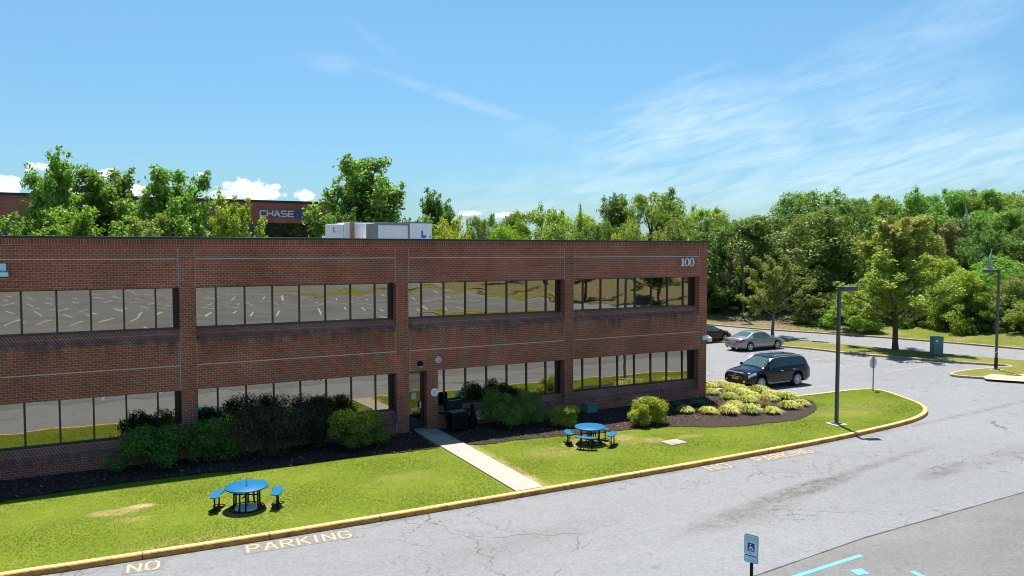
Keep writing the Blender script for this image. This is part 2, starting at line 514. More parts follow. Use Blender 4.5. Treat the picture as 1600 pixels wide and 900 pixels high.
def leaf_mat(name, c1, c2, tip=None, vary=1.0, tr=0.48, tipz=(0.55, 0.9)):
    m, nt, b = new_mat(name)
    r = m.node_tree.nodes.new('ShaderNodeNewGeometry').outputs['Random Per Island']
    tc = m.node_tree.nodes.new('ShaderNodeTexCoord')
    oi = m.node_tree.nodes.new('ShaderNodeObjectInfo').outputs['Random']
    n = nt.ramp(nt.noise(nt.pos(), 0.45, 3.0), 0.3, 0.7)
    f = nt.math('ADD', nt.math('MULTIPLY', r, 0.55), nt.math('MULTIPLY', n, 0.45))
    c = nt.mix(f, c1, c2)
    k = nt.ramp(oi, 0, 1, 1 - 0.2 * vary, 1 + 0.22 * vary)
    k2 = nt.ramp(nt.math('FRACT', nt.math('MULTIPLY', oi, 7.31)), 0, 1, 1 - 0.18 * vary, 1 + 0.2 * vary)
    c = nt.mix(1.0, c, nt.comb(nt.math('MULTIPLY', k, k2), k, k), 'MULTIPLY')
    if tip:
        gz = nt.sep(tc.outputs['Generated'])[2]
        ff = nt.math('MULTIPLY', nt.ramp(gz, tipz[0], tipz[1]), nt.ramp(nt.math('ADD', nt.noise(nt.pos(), 1.2, 3.0), nt.math('MULTIPLY', r, 0.25)), 0.55, 0.72))
        c = nt.mix(ff, c, tip)
    df = nt.n('ShaderNodeBsdfDiffuse'); t = nt.n('ShaderNodeBsdfTranslucent'); gl = nt.n('ShaderNodeBsdfGlossy')
    nt.l(c, df.inputs[0]); nt.l(nt.mix(0.5, c, nt.mix(1.0, c, (1.3, 1.35, 0.5), 'MULTIPLY')), t.inputs[0])
    gl.inputs[1].default_value = 0.5; gl.inputs[0].default_value = (0.8, 0.85, 0.8, 1)
    mx = nt.n('ShaderNodeMixShader'); mx.inputs[0].default_value = tr
    nt.l(df.outputs[0], mx.inputs[1]); nt.l(t.outputs[0], mx.inputs[2])
    mx2 = nt.n('ShaderNodeMixShader'); mx2.inputs[0].default_value = 0.035
    nt.l(mx.outputs[0], mx2.inputs[1]); nt.l(gl.outputs[0], mx2.inputs[2])
    nt.l(mx2.outputs[0], m.node_tree.nodes['Material Output'].inputs[0])
    return m


L = {
    'mid': leaf_mat('leaf_mid', (0.110, 0.225, 0.030), (0.25, 0.37, 0.058)),
    'dark': leaf_mat('leaf_dark', (0.080, 0.158, 0.030), (0.175, 0.265, 0.05)),
    'bright': leaf_mat('leaf_bright', (0.16, 0.30, 0.016), (0.33, 0.47, 0.045)),
    'olive': leaf_mat('leaf_olive', (0.165, 0.235, 0.040), (0.33, 0.39, 0.075)),
    'yellow': leaf_mat('leaf_yellow', (0.25, 0.32, 0.02), (0.46, 0.48, 0.055)),
    'redtip': leaf_mat('leaf_redtip', (0.15, 0.25, 0.030), (0.31, 0.40, 0.060), tip=(0.40, 0.27, 0.11), tipz=(0.55, 1.05)),
    'shrub': leaf_mat('leaf_shrub', (0.070, 0.17, 0.030), (0.20, 0.34, 0.055)),
    'shrub_tip': leaf_mat('leaf_shrub_tip', (0.065, 0.16, 0.028), (0.20, 0.33, 0.05), tip=(0.6, 0.6, 0.04), tipz=(0.35, 0.9)),
    'shrub_dead': leaf_mat('leaf_shrub_dead', (0.028, 0.045, 0.020), (0.09, 0.105, 0.055)),
    'euonymus': leaf_mat('leaf_euonymus', (0.13, 0.18, 0.014), (0.46, 0.46, 0.035)),
    'hosta': leaf_mat('leaf_strap', (0.32, 0.36, 0.035), (0.64, 0.60, 0.17), tr=0.3, vary=0.3),
    'bluegrass': leaf_mat('leaf_bluegrass', (0.07, 0.16, 0.10), (0.13, 0.25, 0.17)),
    'tan': leaf_mat('leaf_tan', (0.18, 0.15, 0.05), (0.30, 0.26, 0.10)),
}

# ------------------------------------------------------------------ mesh helpers


class MB:
    def __init__(self):
        self.v = []; self.f = []; self.uv = None

    def add(self, vs, fs):
        o = len(self.v)
        self.v += [tuple(p) for p in vs]
        self.f += [tuple(i + o for i in q) for q in fs]
        return self

    def box(self, x0, x1, y0, y1, z0, z1):
        return self.add([(x0, y0, z0), (x1, y0, z0), (x1, y1, z0), (x0, y1, z0), (x0, y0, z1), (x1, y0, z1), (x1, y1, z1), (x0, y1, z1)],
                        [(0, 3, 2, 1), (4, 5, 6, 7), (0, 1, 5, 4), (1, 2, 6, 5), (2, 3, 7, 6), (3, 0, 4, 7)])

    def prism(self, pts, z0, z1):
        n = len(pts)
        vs = [(x, y, z0) for x, y in pts] + [(x, y, z1) for x, y in pts]
        fs = [tuple(range(n - 1, -1, -1)), tuple(range(n, 2 * n))] + [(i, (i + 1) % n, n + (i + 1) % n, n + i) for i in range(n)]
        return self.add(vs, fs)

    def prism_xz(self, pts, y0, y1):
        n = len(pts)
        vs = [(x, y0, z) for x, z in pts] + [(x, y1, z) for x, z in pts]
        fs = [tuple(range(n)), tuple(range(2 * n - 1, n - 1, -1))] + [(i, n + i, n + (i + 1) % n, (i + 1) % n) for i in range(n)]
        return self.add(vs, fs)

    def prism_yz(self, pts, x0, x1):
        n = len(pts)
        vs = [(x0, y, z) for y, z in pts] + [(x1, y, z) for y, z in pts]
        fs = [tuple(range(n - 1, -1, -1)), tuple(range(n, 2 * n))] + [(i, (i + 1) % n, n + (i + 1) % n, n + i) for i in range(n)]
        return self.add(vs, fs)

    def tube(self, pts, rs, seg=8, cap=True):
        pts = [Vector(p) for p in pts]
        if isinstance(rs, (int, float)): rs = [rs] * len(pts)
        vs = []; fs = []
        prev = None
        for i, p in enumerate(pts):
            a = pts[max(i - 1, 0)]; b = pts[min(i + 1, len(pts) - 1)]
            d = (b - a).normalized()
            if prev is None:
                ref = Vector((0, 0, 1)) if abs(d.z) < 0.9 else Vector((1, 0, 0))
                u = d.cross(ref).normalized()
            else:
                u = (prev - d * prev.dot(d)).normalized()
            prev = u
            w = d.cross(u)
            for k in range(seg):
                t = 2 * PI * k / seg
                vs.append(p + (u * math.cos(t) + w * math.sin(t)) * rs[i])
        for i in range(len(pts) - 1):
            for k in range(seg):
                k2 = (k + 1) % seg
                fs.append((i * seg + k, i * seg + k2, (i + 1) * seg + k2, (i + 1) * seg + k))
        if cap:
            fs.append(tuple(range(seg - 1, -1, -1)))
            o = (len(pts) - 1) * seg
            fs.append(tuple(o + k for k in range(seg)))
        return self.add(vs, fs)

    def lathe(self, prof, seg=20, c=(0, 0, 0), axis='z', cap=True):
        vs = []; fs = []
        for r, h in prof:
            for k in range(seg):
                t = 2 * PI * k / seg
                a, b = r * math.cos(t), r * math.sin(t)
                if axis == 'z': q = (a, b, h)
                elif axis == 'y': q = (a, h, b)
                else: q = (h, a, b)
                vs.append((q[0] + c[0], q[1] + c[1], q[2] + c[2]))
        n = len(prof)
        for i in range(n - 1):
            for k in range(seg):
                k2 = (k + 1) % seg
                fs.append((i * seg + k, i * seg + k2, (i + 1) * seg + k2, (i + 1) * seg + k))
        if cap:
            fs.append(tuple(range(seg - 1, -1, -1)))
            fs.append(tuple((n - 1) * seg + k for k in range(seg)))
        return self.add(vs, fs)

    def grid(self, P):
        r, c = len(P), len(P[0])
        vs = [p for row in P for p in row]
        fs = [(i * c + j, i * c + j + 1, (i + 1) * c + j + 1, (i + 1) * c + j) for i in range(r - 1) for j in range(c - 1)]
        return self.add(vs, fs)

    def build(self, name, mat, parent=None, world=False, bevel=0.0, smooth=False, seg=2):
        """one mesh object; world=True takes coordinates in the world for an unrotated parent"""
        me = bpy.data.meshes.new(name)
        off = Vector((0, 0, 0))
        if world and parent is not None:
            o = parent
            while o is not None:
                off += o.location; o = o.parent
        me.from_pydata([(x - off.x, y - off.y, z - off.z) for x, y, z in self.v], [], self.f)
        bm = bmesh.new(); bm.from_mesh(me)
        if bevel:
            bmesh.ops.remove_doubles(bm, verts=bm.verts, dist=1e-5)
            es = [e for e in bm.edges if len(e.link_faces) == 2 and e.calc_face_angle(0) > 0.6]
            bmesh.ops.bevel(bm, geom=es, offset=bevel, segments=seg, affect='EDGES', profile=0.5, clamp_overlap=True)
        bmesh.ops.recalc_face_normals(bm, faces=bm.faces)
        if smooth:
            for f in bm.faces: f.smooth = True
            for e in bm.edges:
                if len(e.link_faces) == 2 and e.calc_face_angle(0) > 0.7: e.smooth = False
        bm.to_mesh(me); bm.free()
        me.materials.append(mat)
        ob = bpy.data.objects.new(name, me)
        COL.objects.link(ob)
        if parent is not None: ob.parent = parent
        return ob


def np_mesh(name, V, F, mat, parent=None, smooth=False):
    """V (n,3), F (m,k) fixed-size faces"""
    me = bpy.data.meshes.new(name)
    k = F.shape[1]
    me.vertices.add(len(V)); me.loops.add(F.size); me.polygons.add(len(F))
    me.vertices.foreach_set('co', np.ascontiguousarray(V, dtype=np.float32).ravel())
    me.loops.foreach_set('vertex_index', np.ascontiguousarray(F, dtype=np.int32).ravel())
    me.polygons.foreach_set('loop_start', np.arange(0, F.size, k, dtype=np.int32))
    me.polygons.foreach_set('loop_total', np.full(len(F), k, dtype=np.int32))
    me.update(calc_edges=True)
    me.materials.append(mat)
    ob = bpy.data.objects.new(name, me)
    COL.objects.link(ob)
    if parent is not None: ob.parent = parent
    return ob


def tag(o, label, cat, group=None):
    o['label'] = label; o['category'] = cat
    if group: o['group'] = group
    return o


def thing(name, label, cat, loc=(0, 0, 0), rz=0.0, group=None):
    o = bpy.data.objects.new(name, None)
    o.empty_display_size = 0.3
    COL.objects.link(o)
    o.location = loc; o.rotation_euler = (0, 0, rz)
    return tag(o, label, cat, group)


def struct(o, kind='structure'):
    o['kind'] = kind
    return o


# ------------------------------------------------------------------ sky and light
SUNV = Vector((0.15, 0.33, 1.0)).normalized()
EL = math.asin(SUNV.z); ROT = math.atan2(SUNV.x, SUNV.y)
w = bpy.data.worlds.new('World'); S.world = w; w.use_nodes = True
nt = NT(w.node_tree)
bg = w.node_tree.nodes['Background']
sky = w.node_tree.nodes.new('ShaderNodeTexSky')
sky.sky_type = 'NISHITA'; sky.sun_disc = False
sky.sun_elevation = EL; sky.sun_rotation = ROT
sky.air_density = 1.25; sky.dust_density = 0.6; sky.ozone_density = 2.2; sky.altitude = 100
tc = w.node_tree.nodes.new('ShaderNodeTexCoord').outputs['Generated']
d = nt.sep(tc)
# bearing and height angles of a direction, in photo-survey degrees around the view azimuth
az = nt.math('MULTIPLY', nt.math('SUBTRACT', YAW, nt.math('ARCTAN2', d[1], d[0])), 180 / PI)
el = nt.math('MULTIPLY', nt.math('ARCSINE', d[2]), 180 / PI)
nz = nt.noise(nt.comb(nt.math('MULTIPLY', az, 0.9), nt.math('MULTIPLY', el, 1.2)), 0.55, 8.0, 0.62)
nzb = nt.noise(nt.comb(nt.math('MULTIPLY', az, 1.0), nt.math('MULTIPLY', el, 1.3)), 1.1, 6.0, 0.6)


def ang(px, py):
    a = math.degrees(math.atan((px - 800) / FPX))
    e = math.degrees(math.atan((391.5 - py) / math.hypot(FPX, px - 800)))
    return a, e


cum = None
for (px, py, rx, ry) in ((388, 299, 46, 17), (352, 307, 26, 10), (410, 303, 40, 12), (8, 292, 40, 18), (-40, 285, 40, 22), (60, 262, 22, 7), (172, 271, 17, 7), (225, 300, 32, 10), (120, 300, 50, 8),
                         (478, 306, 17, 9), (315, 273, 6, 3), (315, 306, 18, 5), (432, 293, 10, 5), (795, 336, 34, 5), (735, 333, 20, 5), (865, 334, 18, 4)):
    a, e = ang(px, py)
    a2, e2 = ang(px + rx, py - ry)
    ra, re = abs(a2 - a), abs(e2 - e)
    dx = nt.math('DIVIDE', nt.math('SUBTRACT', az, a), ra)
    ly = nt.math('SUBTRACT', el, e)
    dy = nt.math('DIVIDE', ly, re)
    dd = nt.math('SUBTRACT', 1.0, nt.math('ADD', nt.math('MULTIPLY', dx, dx), nt.math('MULTIPLY', dy, dy)))
    cum = dd if cum is None else nt.math('MAXIMUM', cum, dd)
cum = nt.math('ADD', cum, nt.math('MULTIPLY', nt.math('SUBTRACT', nzb, 0.5), 3.6))
cumf = nt.ramp(cum, 0.0, 0.42)
# cirrus: fibres stretched along a slanted bearing
cir = None
for (px, py, rx, ry, rot, wt) in ((1060, 210, 150, 60, -14, 0.8), (1185, 235, 110, 60, -12, 0.65), (1300, 120, 120, 12, -12, 0.55), (1400, 70, 170, 40, -14, 0.38), (1350, 190, 160, 60, -14, 0.5), (1420, 265, 300, 55, -6, 0.8),
                                  (740, 165, 150, 8, 17, 0.3), (520, 102, 45, 14, 5, 0.24), (590, 70, 50, 8, 35, 0.12), (840, 215, 60, 22, 15, 0.18), (900, 290, 110, 12, 6, 0.28), (1090, 120, 50, 9, -15, 0.25), (1560, 230, 100, 22, -8, 0.6), (760, 292, 60, 8, 0, 0.4), (1500, 20, 120, 30, -15, 0.35), (820, 330, 130, 26, 0, 0.6), (1200, 290, 450, 45, 0, 0.6)):
    a, e = ang(px, py)
    k = 1 / math.hypot(FPX, px - 800) * 180 / PI
    ra, re = rx * k, ry * k
    cr, sr = math.cos(math.radians(-rot)), math.sin(math.radians(-rot))
    x0 = nt.math('SUBTRACT', az, a); y0 = nt.math('SUBTRACT', el, e)
    xr = nt.math('ADD', nt.math('MULTIPLY', x0, cr), nt.math('MULTIPLY', y0, sr))
    yr = nt.math('SUBTRACT', nt.math('MULTIPLY', y0, cr), nt.math('MULTIPLY', x0, sr))
    dx = nt.math('DIVIDE', xr, ra); dy = nt.math('DIVIDE', yr, re)
    q = nt.math('ADD', nt.math('MULTIPLY', dx, dx), nt.math('MULTIPLY', dy, dy))
    g_ = nt.math('MULTIPLY', nt.ramp(q, 1.7, 0.0), wt)
    cir = g_ if cir is None else nt.math('MAXIMUM', cir, g_)
sx = nt.math('ADD', nt.math('MULTIPLY', az, 0.97), nt.math('MULTIPLY', el, 0.23))
sy = nt.math('SUBTRACT', nt.math('MULTIPLY', el, 0.97), nt.math('MULTIPLY', az, 0.23))
fib = nt.noise(nt.comb(nt.math('MULTIPLY', sx, 0.17), nt.math('MULTIPLY', sy, 0.95)), 1.05, 10.0, 0.66, 0.9)
blob = nt.noise(nt.comb(sx, sy), 0.16, 5.0, 0.55)
cirf = nt.math('MULTIPLY', cir, nt.ramp(nt.math('ADD', nt.math('MULTIPLY', fib, 0.68), nt.math('MULTIPLY', blob, 0.32)), 0.36, 0.60))
SKC = nt.mix(1.0, sky.outputs[0], (0.575, 0.845, 0.955), 'MULTIPLY')
hz = nt.ramp(el, 22.0, 0.0)
SKC = nt.mix(nt.ramp(el, 16.0, 0.0), SKC, nt.mix(1.0, SKC, (0.76, 0.80, 0.96), 'MULTIPLY'))
SKC = nt.mix(nt.math('MULTIPLY', cirf, 0.56), SKC, (7.2, 8.2, 9.0))
shade = nt.mix(nt.ramp(nz, 0.35, 0.6), (5.6, 6.5, 7.4), (9.2, 9.4, 9.6))
SKC = nt.mix(nt.math('MULTIPLY', cumf, 0.95), SKC, shade)
nt.l(SKC, bg.inputs[0])
bg.inputs[1].default_value = 0.067

sun = bpy.data.lights.new('sun', 'SUN')
sun.energy = 4.6; sun.angle = math.radians(0.55); sun.color = (1.0, 0.95, 0.87)
suno = bpy.data.objects.new('sun', sun); COL.objects.link(suno)
suno.rotation_euler = SUNV.to_track_quat('Z', 'Y').to_euler()
suno.location = (0, 0, 60)

S.view_settings.view_transform = 'Standard'
S.view_settings.look = 'None'
S.view_settings.gamma = 1.0
S.view_settings.use_curve_mapping = False
S.view_settings.exposure = 1.1
S.cycles.filter_width = 1.05

# ------------------------------------------------------------------ ground sheets


def sheet(name, pts, z, mat, kind='structure'):
    mb = MB()
    mb.add([(x, y, z) for x, y in pts], [tuple(range(len(pts)))])
    o = mb.build(name, mat)
    bm = bmesh.new(); bm.from_mesh(o.data)
    bmesh.ops.triangulate(bm, faces=bm.faces)
    for f in bm.faces:
        if f.normal.z < 0: f.normal_flip()
    bm.to_mesh(o.data); bm.free()
    o['kind'] = kind
    return o


sheet('ground', [(-1500, -1500), (1500, -1500), (1500, 1500), (-1500, 1500)], -0.02, M['earth'])
FARK = [(51.0, 72.0), (54.2, 59.1), (55.9, 52.5), (58.0, 47.6), (60.1, 41.9), (61.4, 37.2), (62.3, 32.7), (63.4, 24.0), (64.0, 10.0), (64.0, -60)]
sheet('road', [(-60, -140), (64.2, -140)] + FARK[::-1] + [(40, 85), (-60, 85)], 0.0, M['asphalt'])
joint = [(-60, 12.0), (6, 12.25), (13.3, 12.74), (17.67, 13.1), (25.5, 13.25), (40, 13.3), (56, 13.4)]
sheet('parking_lot', [(-60, -127), (56, -127)] + joint[::-1], 0.004, M['asphalt_old'])
mb = MB()
for (a, b_) in zip(joint[:-1], joint[1:]):
    n = 14
    for i in range(n):
        x0 = a[0] + (b_[0] - a[0]) * i / n; x1 = a[0] + (b_[0] - a[0]) * (i + 1) / n
        y0 = a[1] + (b_[1] - a[1]) * i / n; y1 = a[1] + (b_[1] - a[1]) * (i + 1) / n
        w0 = 0.012 + 0.02 * random.random()
        mb.add([(x0, y0 - w0, 0.0085), (x1, y1 - w0, 0.0085), (x1, y1 + w0, 0.0085), (x0, y0 + w0, 0.0085)], [(0, 1, 2, 3)])
struct(mb.build('pavement_seam', simple('tar_seam', (0.045, 0.042, 0.04), 0.9)))


def smooth_path(pts, step=0.35):
    P = [Vector((x, y, 0)) for x, y in pts]
    out = []
    for i in range(len(P) - 1):
        p0 = P[max(i - 1, 0)]; p1 = P[i]; p2 = P[i + 1]; p3 = P[min(i + 2, len(P) - 1)]
        n = max(1, int((p2 - p1).length / step))
        for k in range(n):
            t = k / n
            q = 0.5 * ((2 * p1) + (p2 - p0) * t + (2 * p0 - 5 * p1 + 4 * p2 - p3) * t * t + (3 * p1 - p0 - 3 * p2 + p3) * t ** 3)
            out.append((q.x, q.y))
    out.append((P[-1].x, P[-1].y))
    return out


def offset_path(path, dist):
    out = []
    for i, p in enumerate(path):
        a = path[max(i - 1, 0)]; b_ = path[min(i + 1, len(path) - 1)]
        dx, dy = b_[0] - a[0], b_[1] - a[1]
        l = math.hypot(dx, dy) or 1
        out.append((p[0] - dy / l * dist, p[1] + dx / l * dist))
    return out


def kerb(name, path, width, h, mat, side=1):
    """kerb standing on the left (side=1) of its road edge; u runs along it in metres"""
    prof = [(0.0, -0.05, 0), (0.012, h - 0.025, 0), (0.035, h, 1), (width, h, 1), (width, -0.05, 0)]
    lines = [offset_path(path, side * o) for o, _, _ in prof]
    me = bpy.data.meshes.new(name)
    vs = []; fs = []; uvs = []
    n = len(path)
    s = [0.0]
    for i in range(1, n): s.append(s[-1] + math.dist(path[i], path[i - 1]))
    for j, (o, z, t) in enumerate(prof):
        for i in range(n): vs.append((lines[j][i][0], lines[j][i][1], z))
    tv = [(0, 0), (0, 0.35), (1, 1), (0.6, 0)]
    for j in range(len(prof) - 1):
        for i in range(n - 1):
            fs.append((j * n + i, j * n + i + 1, (j + 1) * n + i + 1, (j + 1) * n + i))
            a, b_ = tv[j]
            uvs += [(s[i], a), (s[i + 1], a), (s[i + 1], b_), (s[i], b_)]
    for i in (0, n - 1):
        fs.append(tuple(j * n + i for j in range(len(prof)))); uvs += [(s[i], 0.3)] * len(prof)
    me.from_pydata(vs, [], fs)
    ul = me.uv_layers.new(name='UVMap')
    for i, q in enumerate(uvs): ul.data[i].uv = q
    me.materials.append(mat)
    o = bpy.data.objects.new(name, me); COL.objects.link(o)
    o['kind'] = 'structure'
    bm = bmesh.new(); bm.from_mesh(me); bmesh.ops.recalc_face_normals(bm, faces=bm.faces); bm.to_mesh(me); bm.free()
    return o


D = 29.43
KPTS = [(-30, 21.4), (-12, 21.05), (-2.47, 20.76), (-1.19, 20.68), (3.0, 20.46), (6.67, 20.36), (10.35, 20.32), (12.16, 20.31), (15.71, 20.3), (20, 20.33), (25.5, 20.49), (30, 20.86), (32.4, 21.3), (34.1, 22.05), (35.3, 23.2), (36.2, 24.9), (36.75, 26.2), (36.6, 26.9), (35.6, 27.3), (33.6, 27.4), (31.7, 27.5), (30.7, 28.0), (30.35, 29.2), (30.3, 34), (30.3, 46)]
KP = smooth_path(KPTS)
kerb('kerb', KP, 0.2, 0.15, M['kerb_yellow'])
LAWN = offset_path(KP, 0.1) + [(-30, 46)]


def inside(pts, poly):
    x, y = pts[:, 0], pts[:, 1]
    r = np.zeros(len(x), bool)
    n = len(poly)
    for i in range(n):
        x1, y1 = poly[i]; x2, y2 = poly[(i + 1) % n]
        c = ((y1 > y) != (y2 > y))
        with np.errstate(divide='ignore', invalid='ignore'):
            xi = (x2 - x1) * (y - y1) / (y2 - y1 + 1e-12) + x1
        r ^= c & (x < xi)
    return r


LZ = 0.12
bedL = [(-40, 800), (0, 786), (60, 776), (100, 769), (160, 762), (200, 756), (250, 750), (300, 744), (350, 739), (400, 737), (450, 731), (500, 724), (550, 717), (600, 711.5), (650, 706), (684, 701.5)]
bedR = [(712, 696), (725, 694), (762, 694), (800, 688), (865, 682), (920, 678), (960, 673.5), (992, 670), (1030, 668), (1060, 666), (1100, 667), (1150, 666), (1200, 661), (1244, 655.5), (1266, 647), (1276, 638), (1272, 630), (1262, 624)]
rng = np.random.default_rng(3)


def wobble(path, amp=0.05):
    return [(x + float(rng.normal(0, amp * 0.4)), y + float(rng.normal(0, amp))) for x, y in path]


BL = smooth_path([(-30, 27.3), (-12, 27.05), (-6, 26.98)] + [at(x, y - 2.0, 0.14) for x, y in bedL], 0.12)
BR = smooth_path([at(x, y, 0.14) for x, y in bedR] + [(30.6, 28.35), (30.45, 29.2), (30.42, 46)], 0.12)
BLp = wobble(BL, 0.035) + [(11.03, 29.6), (11.03, 30.5), (-30, 30.5)]
BRp = wobble(BR, 0.035) + [(27.0, 46), (27.0, 30.5), (12.06, 30.5), (12.06, 29.4)]


def bed(name, poly):
    bm = bmesh.new()
    vs = [bm.verts.new((x, y, LZ + 0.025)) for x, y in poly]
    f = bm.faces.new(vs)
    bmesh.ops.triangulate(bm, faces=[f])
    for f in bm.faces:
        f.normal_update()
        if f.normal.z < 0: f.normal_flip()
    me = bpy.data.meshes.new(name); bm.to_mesh(me); bm.free()
    me.materials.append(M['mulch'])
    o = bpy.data.objects.new(name, me); COL.objects.link(o)
    o['kind'] = 'structure'
    return o


bed('mulch_bed', BLp)
bed('mulch_bed', BRp)

DRY = []
for (px, py, rx, ry, a) in ((220, 791, 0.45, 0.22, 1.0), (180, 800, 0.9, 0.35, 0.55), (205, 812, 0.7, 0.25, 0.35), (820, 748, 0.5, 0.45, 0.95), (830, 755, 0.3, 0.4, 1.0), (800, 738, 0.35, 0.9, 0.6), (760, 712, 0.4, 0.8, 0.5), (725, 697, 0.4, 0.4, 0.6),
                            (921, 693, 1.3, 0.8, 0.65), (975, 684, 0.7, 0.45, 0.5), (1020, 688, 0.6, 0.5, 0.5), (1075, 682, 0.8, 0.3, 0.45), (1000, 690, 1.2, 0.5, 0.3), (1330, 640, 3.5, 1.2, 0.22), (388, 795, 1.0, 0.55, 0.4), (1145, 664, 0.6, 0.2, 0.55), (1215, 690, 1.5, .5, .12), (860, 706, 1.5, 0.8, 0.25), (630, 745, 1.5, 0.6, 0.15), (310, 845, 2.0, 0.6, 0.15)):
    x, y = at(px, py, LZ)
    DRY.append((x, y, rx, ry, a))


def dryness(xy):
    d = np.zeros(len(xy))
    n = 0.5 + 0.5 * np.sin(xy[:, 0] * 3.1 + 1.7 * np.sin(xy[:, 1] * 2.3)) * np.sin(xy[:, 1] * 3.7 + 1.3 * np.sin(xy[:, 0] * 1.9))
    for x, y, rx, ry, a in DRY:
        q = ((xy[:, 0] - x) / rx) ** 2 + ((xy[:, 1] - y) / ry) ** 2
        d = np.maximum(d, a * np.clip(1.5 - q - 0.6 * n, 0, 1))
    # strip of thin turf along the right of the path
    q = np.abs(xy[:, 0] - 12.2) / 0.22
    d = np.maximum(d, 0.6 * np.clip(1.3 - q, 0, 1) * (xy[:, 1] < 27.5) * (xy[:, 0] > 12) * (0.5 + 0.5 * n))
    return d


cell = 0.12
gx = np.arange(-30, 37.2, cell); gy = np.arange(20.1, 29.0, cell)
GX, GY = np.meshgrid(gx, gy, indexing='ij')
cen = np.stack([GX[:-1, :-1].ravel() + cell / 2, GY[:-1, :-1].ravel() + cell / 2], 1)
ok = inside(cen, LAWN).reshape(len(gx) - 1, len(gy) - 1)
idx = np.arange(len(gx) * len(gy)).reshape(len(gx), len(gy))
q = np.stack([idx[:-1, :-1][ok], idx[1:, :-1][ok], idx[1:, 1:][ok], idx[:-1, 1:][ok]], 1)
used, inv = np.unique(q, return_inverse=True)
V = np.stack([GX.ravel()[used], GY.ravel()[used], np.full(len(used), LZ)], 1)
lawn = np_mesh('lawn', V, inv.reshape(q.shape), M['lawn'])
a = lawn.data.attributes.new('dry', 'FLOAT', 'POINT')
a.data.foreach_set('value', dryness(V[:, :2]).astype(np.float32))
struct(lawn)
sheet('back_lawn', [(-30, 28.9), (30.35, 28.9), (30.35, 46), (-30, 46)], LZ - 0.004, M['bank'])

# grass blades
N = 420000
P = np.stack([rng.uniform(-9, 37, N), rng.uniform(20.2, 29.4, N)], 1)
keep = inside(P, offset_path(KP, 0.2) + [(-30, 46)]) & ~inside(P, BLp) & ~inside(P, BRp)
keep &= ~((P[:, 0] > 10.99) & (P[:, 0] < 12.08))
P = P[keep]
dr = dryness(P)
P = P[rng.random(len(P)) > dr * 0.85]
dr = np.clip(dryness(P) * 0.9 + rng.normal(0, 0.05, len(P)), 0, 1)
n = len(P)
ht = rng.uniform(0.012, 0.030, n) * (0.8 + 0.4 * np.sin(P[:, 0] * 0.9) * np.sin(P[:, 1] * 1.3))
th = rng.uniform(0, 2 * PI, n); wd = rng.uniform(0.009, 0.018, n)
lean = rng.normal(0, 0.022, (n, 2))
V = np.zeros((n, 3, 3))
V[:, 0, 0] = P[:, 0] - np.cos(th) * wd; V[:, 0, 1] = P[:, 1] - np.sin(th) * wd
V[:, 1, 0] = P[:, 0] + np.cos(th) * wd; V[:, 1, 1] = P[:, 1] + np.sin(th) * wd
V[:, 2, :2] = P + lean
V[:, :2, 2] = LZ; V[:, 2, 2] = LZ + ht
gr = np_mesh('grass', V.reshape(-1, 3), np.arange(3 * n).reshape(-1, 3), M['blades'])
a = gr.data.attributes.new('dry', 'FLOAT', 'POINT')
a.data.foreach_set('value', np.repeat(dr, 3).astype(np.float32))
struct(gr, 'stuff')
tag(gr, 'short sunlit green grass of the lawn in front of the brick office', 'grass')

# bark chips lying on the beds
nch = 26000
Pc = np.stack([rng.uniform(-8, 31, nch), rng.uniform(25.3, 33.0, nch)], 1)
Pc = Pc[(inside(Pc, BLp) | inside(Pc, BRp)) & (rng.random(nch) < 0.8)]
nch = len(Pc)
ang_ = rng.uniform(0, 2 * PI, nch); l_ = rng.uniform(0.015, 0.05, nch); w2 = l_ * rng.uniform(0.25, 0.6, nch)
tz = rng.uniform(-0.6, 0.6, (nch, 2))
Vc = np.zeros((nch, 4, 3))
for q_, (a_, b_) in enumerate(((-1, -1), (1, -1), (1, 1), (-1, 1))):
    Vc[:, q_, 0] = Pc[:, 0] + a_ * l_ * np.cos(ang_) - b_ * w2 * np.sin(ang_)
    Vc[:, q_, 1] = Pc[:, 1] + a_ * l_ * np.sin(ang_) + b_ * w2 * np.cos(ang_)
    Vc[:, q_, 2] = LZ + 0.05 + a_ * l_ * tz[:, 0] + b_ * w2 * tz[:, 1]
mch, ntc, bch = new_mat('bark_chips')
rr_ = mch.node_tree.nodes.new('ShaderNodeNewGeometry').outputs['Random Per Island']
cc_ = ntc.mix(ntc.ramp(rr_, 0.0, 0.8), (0.02, 0.015, 0.012), (0.13, 0.095, 0.075))
cc_ = ntc.mix(ntc.ramp(rr_, 0.93, 0.97), cc_, (0.34, 0.25, 0.17))
ntc.l(cc_, bch.inputs['Base Color']); bch.inputs['Roughness'].default_value = 0.95; bch.inputs['Specular IOR Level'].default_value = 0.1
chips = np_mesh('mulch', Vc.reshape(-1, 3), np.arange(4 * nch).reshape(-1, 4), mch)
struct(chips, 'stuff')
tag(chips, 'loose dark bark mulch chips covering the beds along the brick office', 'mulch')

# concrete path
pw = MB().box(11.04, 12.03, 20.5, 29.93, 0.0, 0.17).build('path', M['path'], bevel=0.012)
struct(pw)

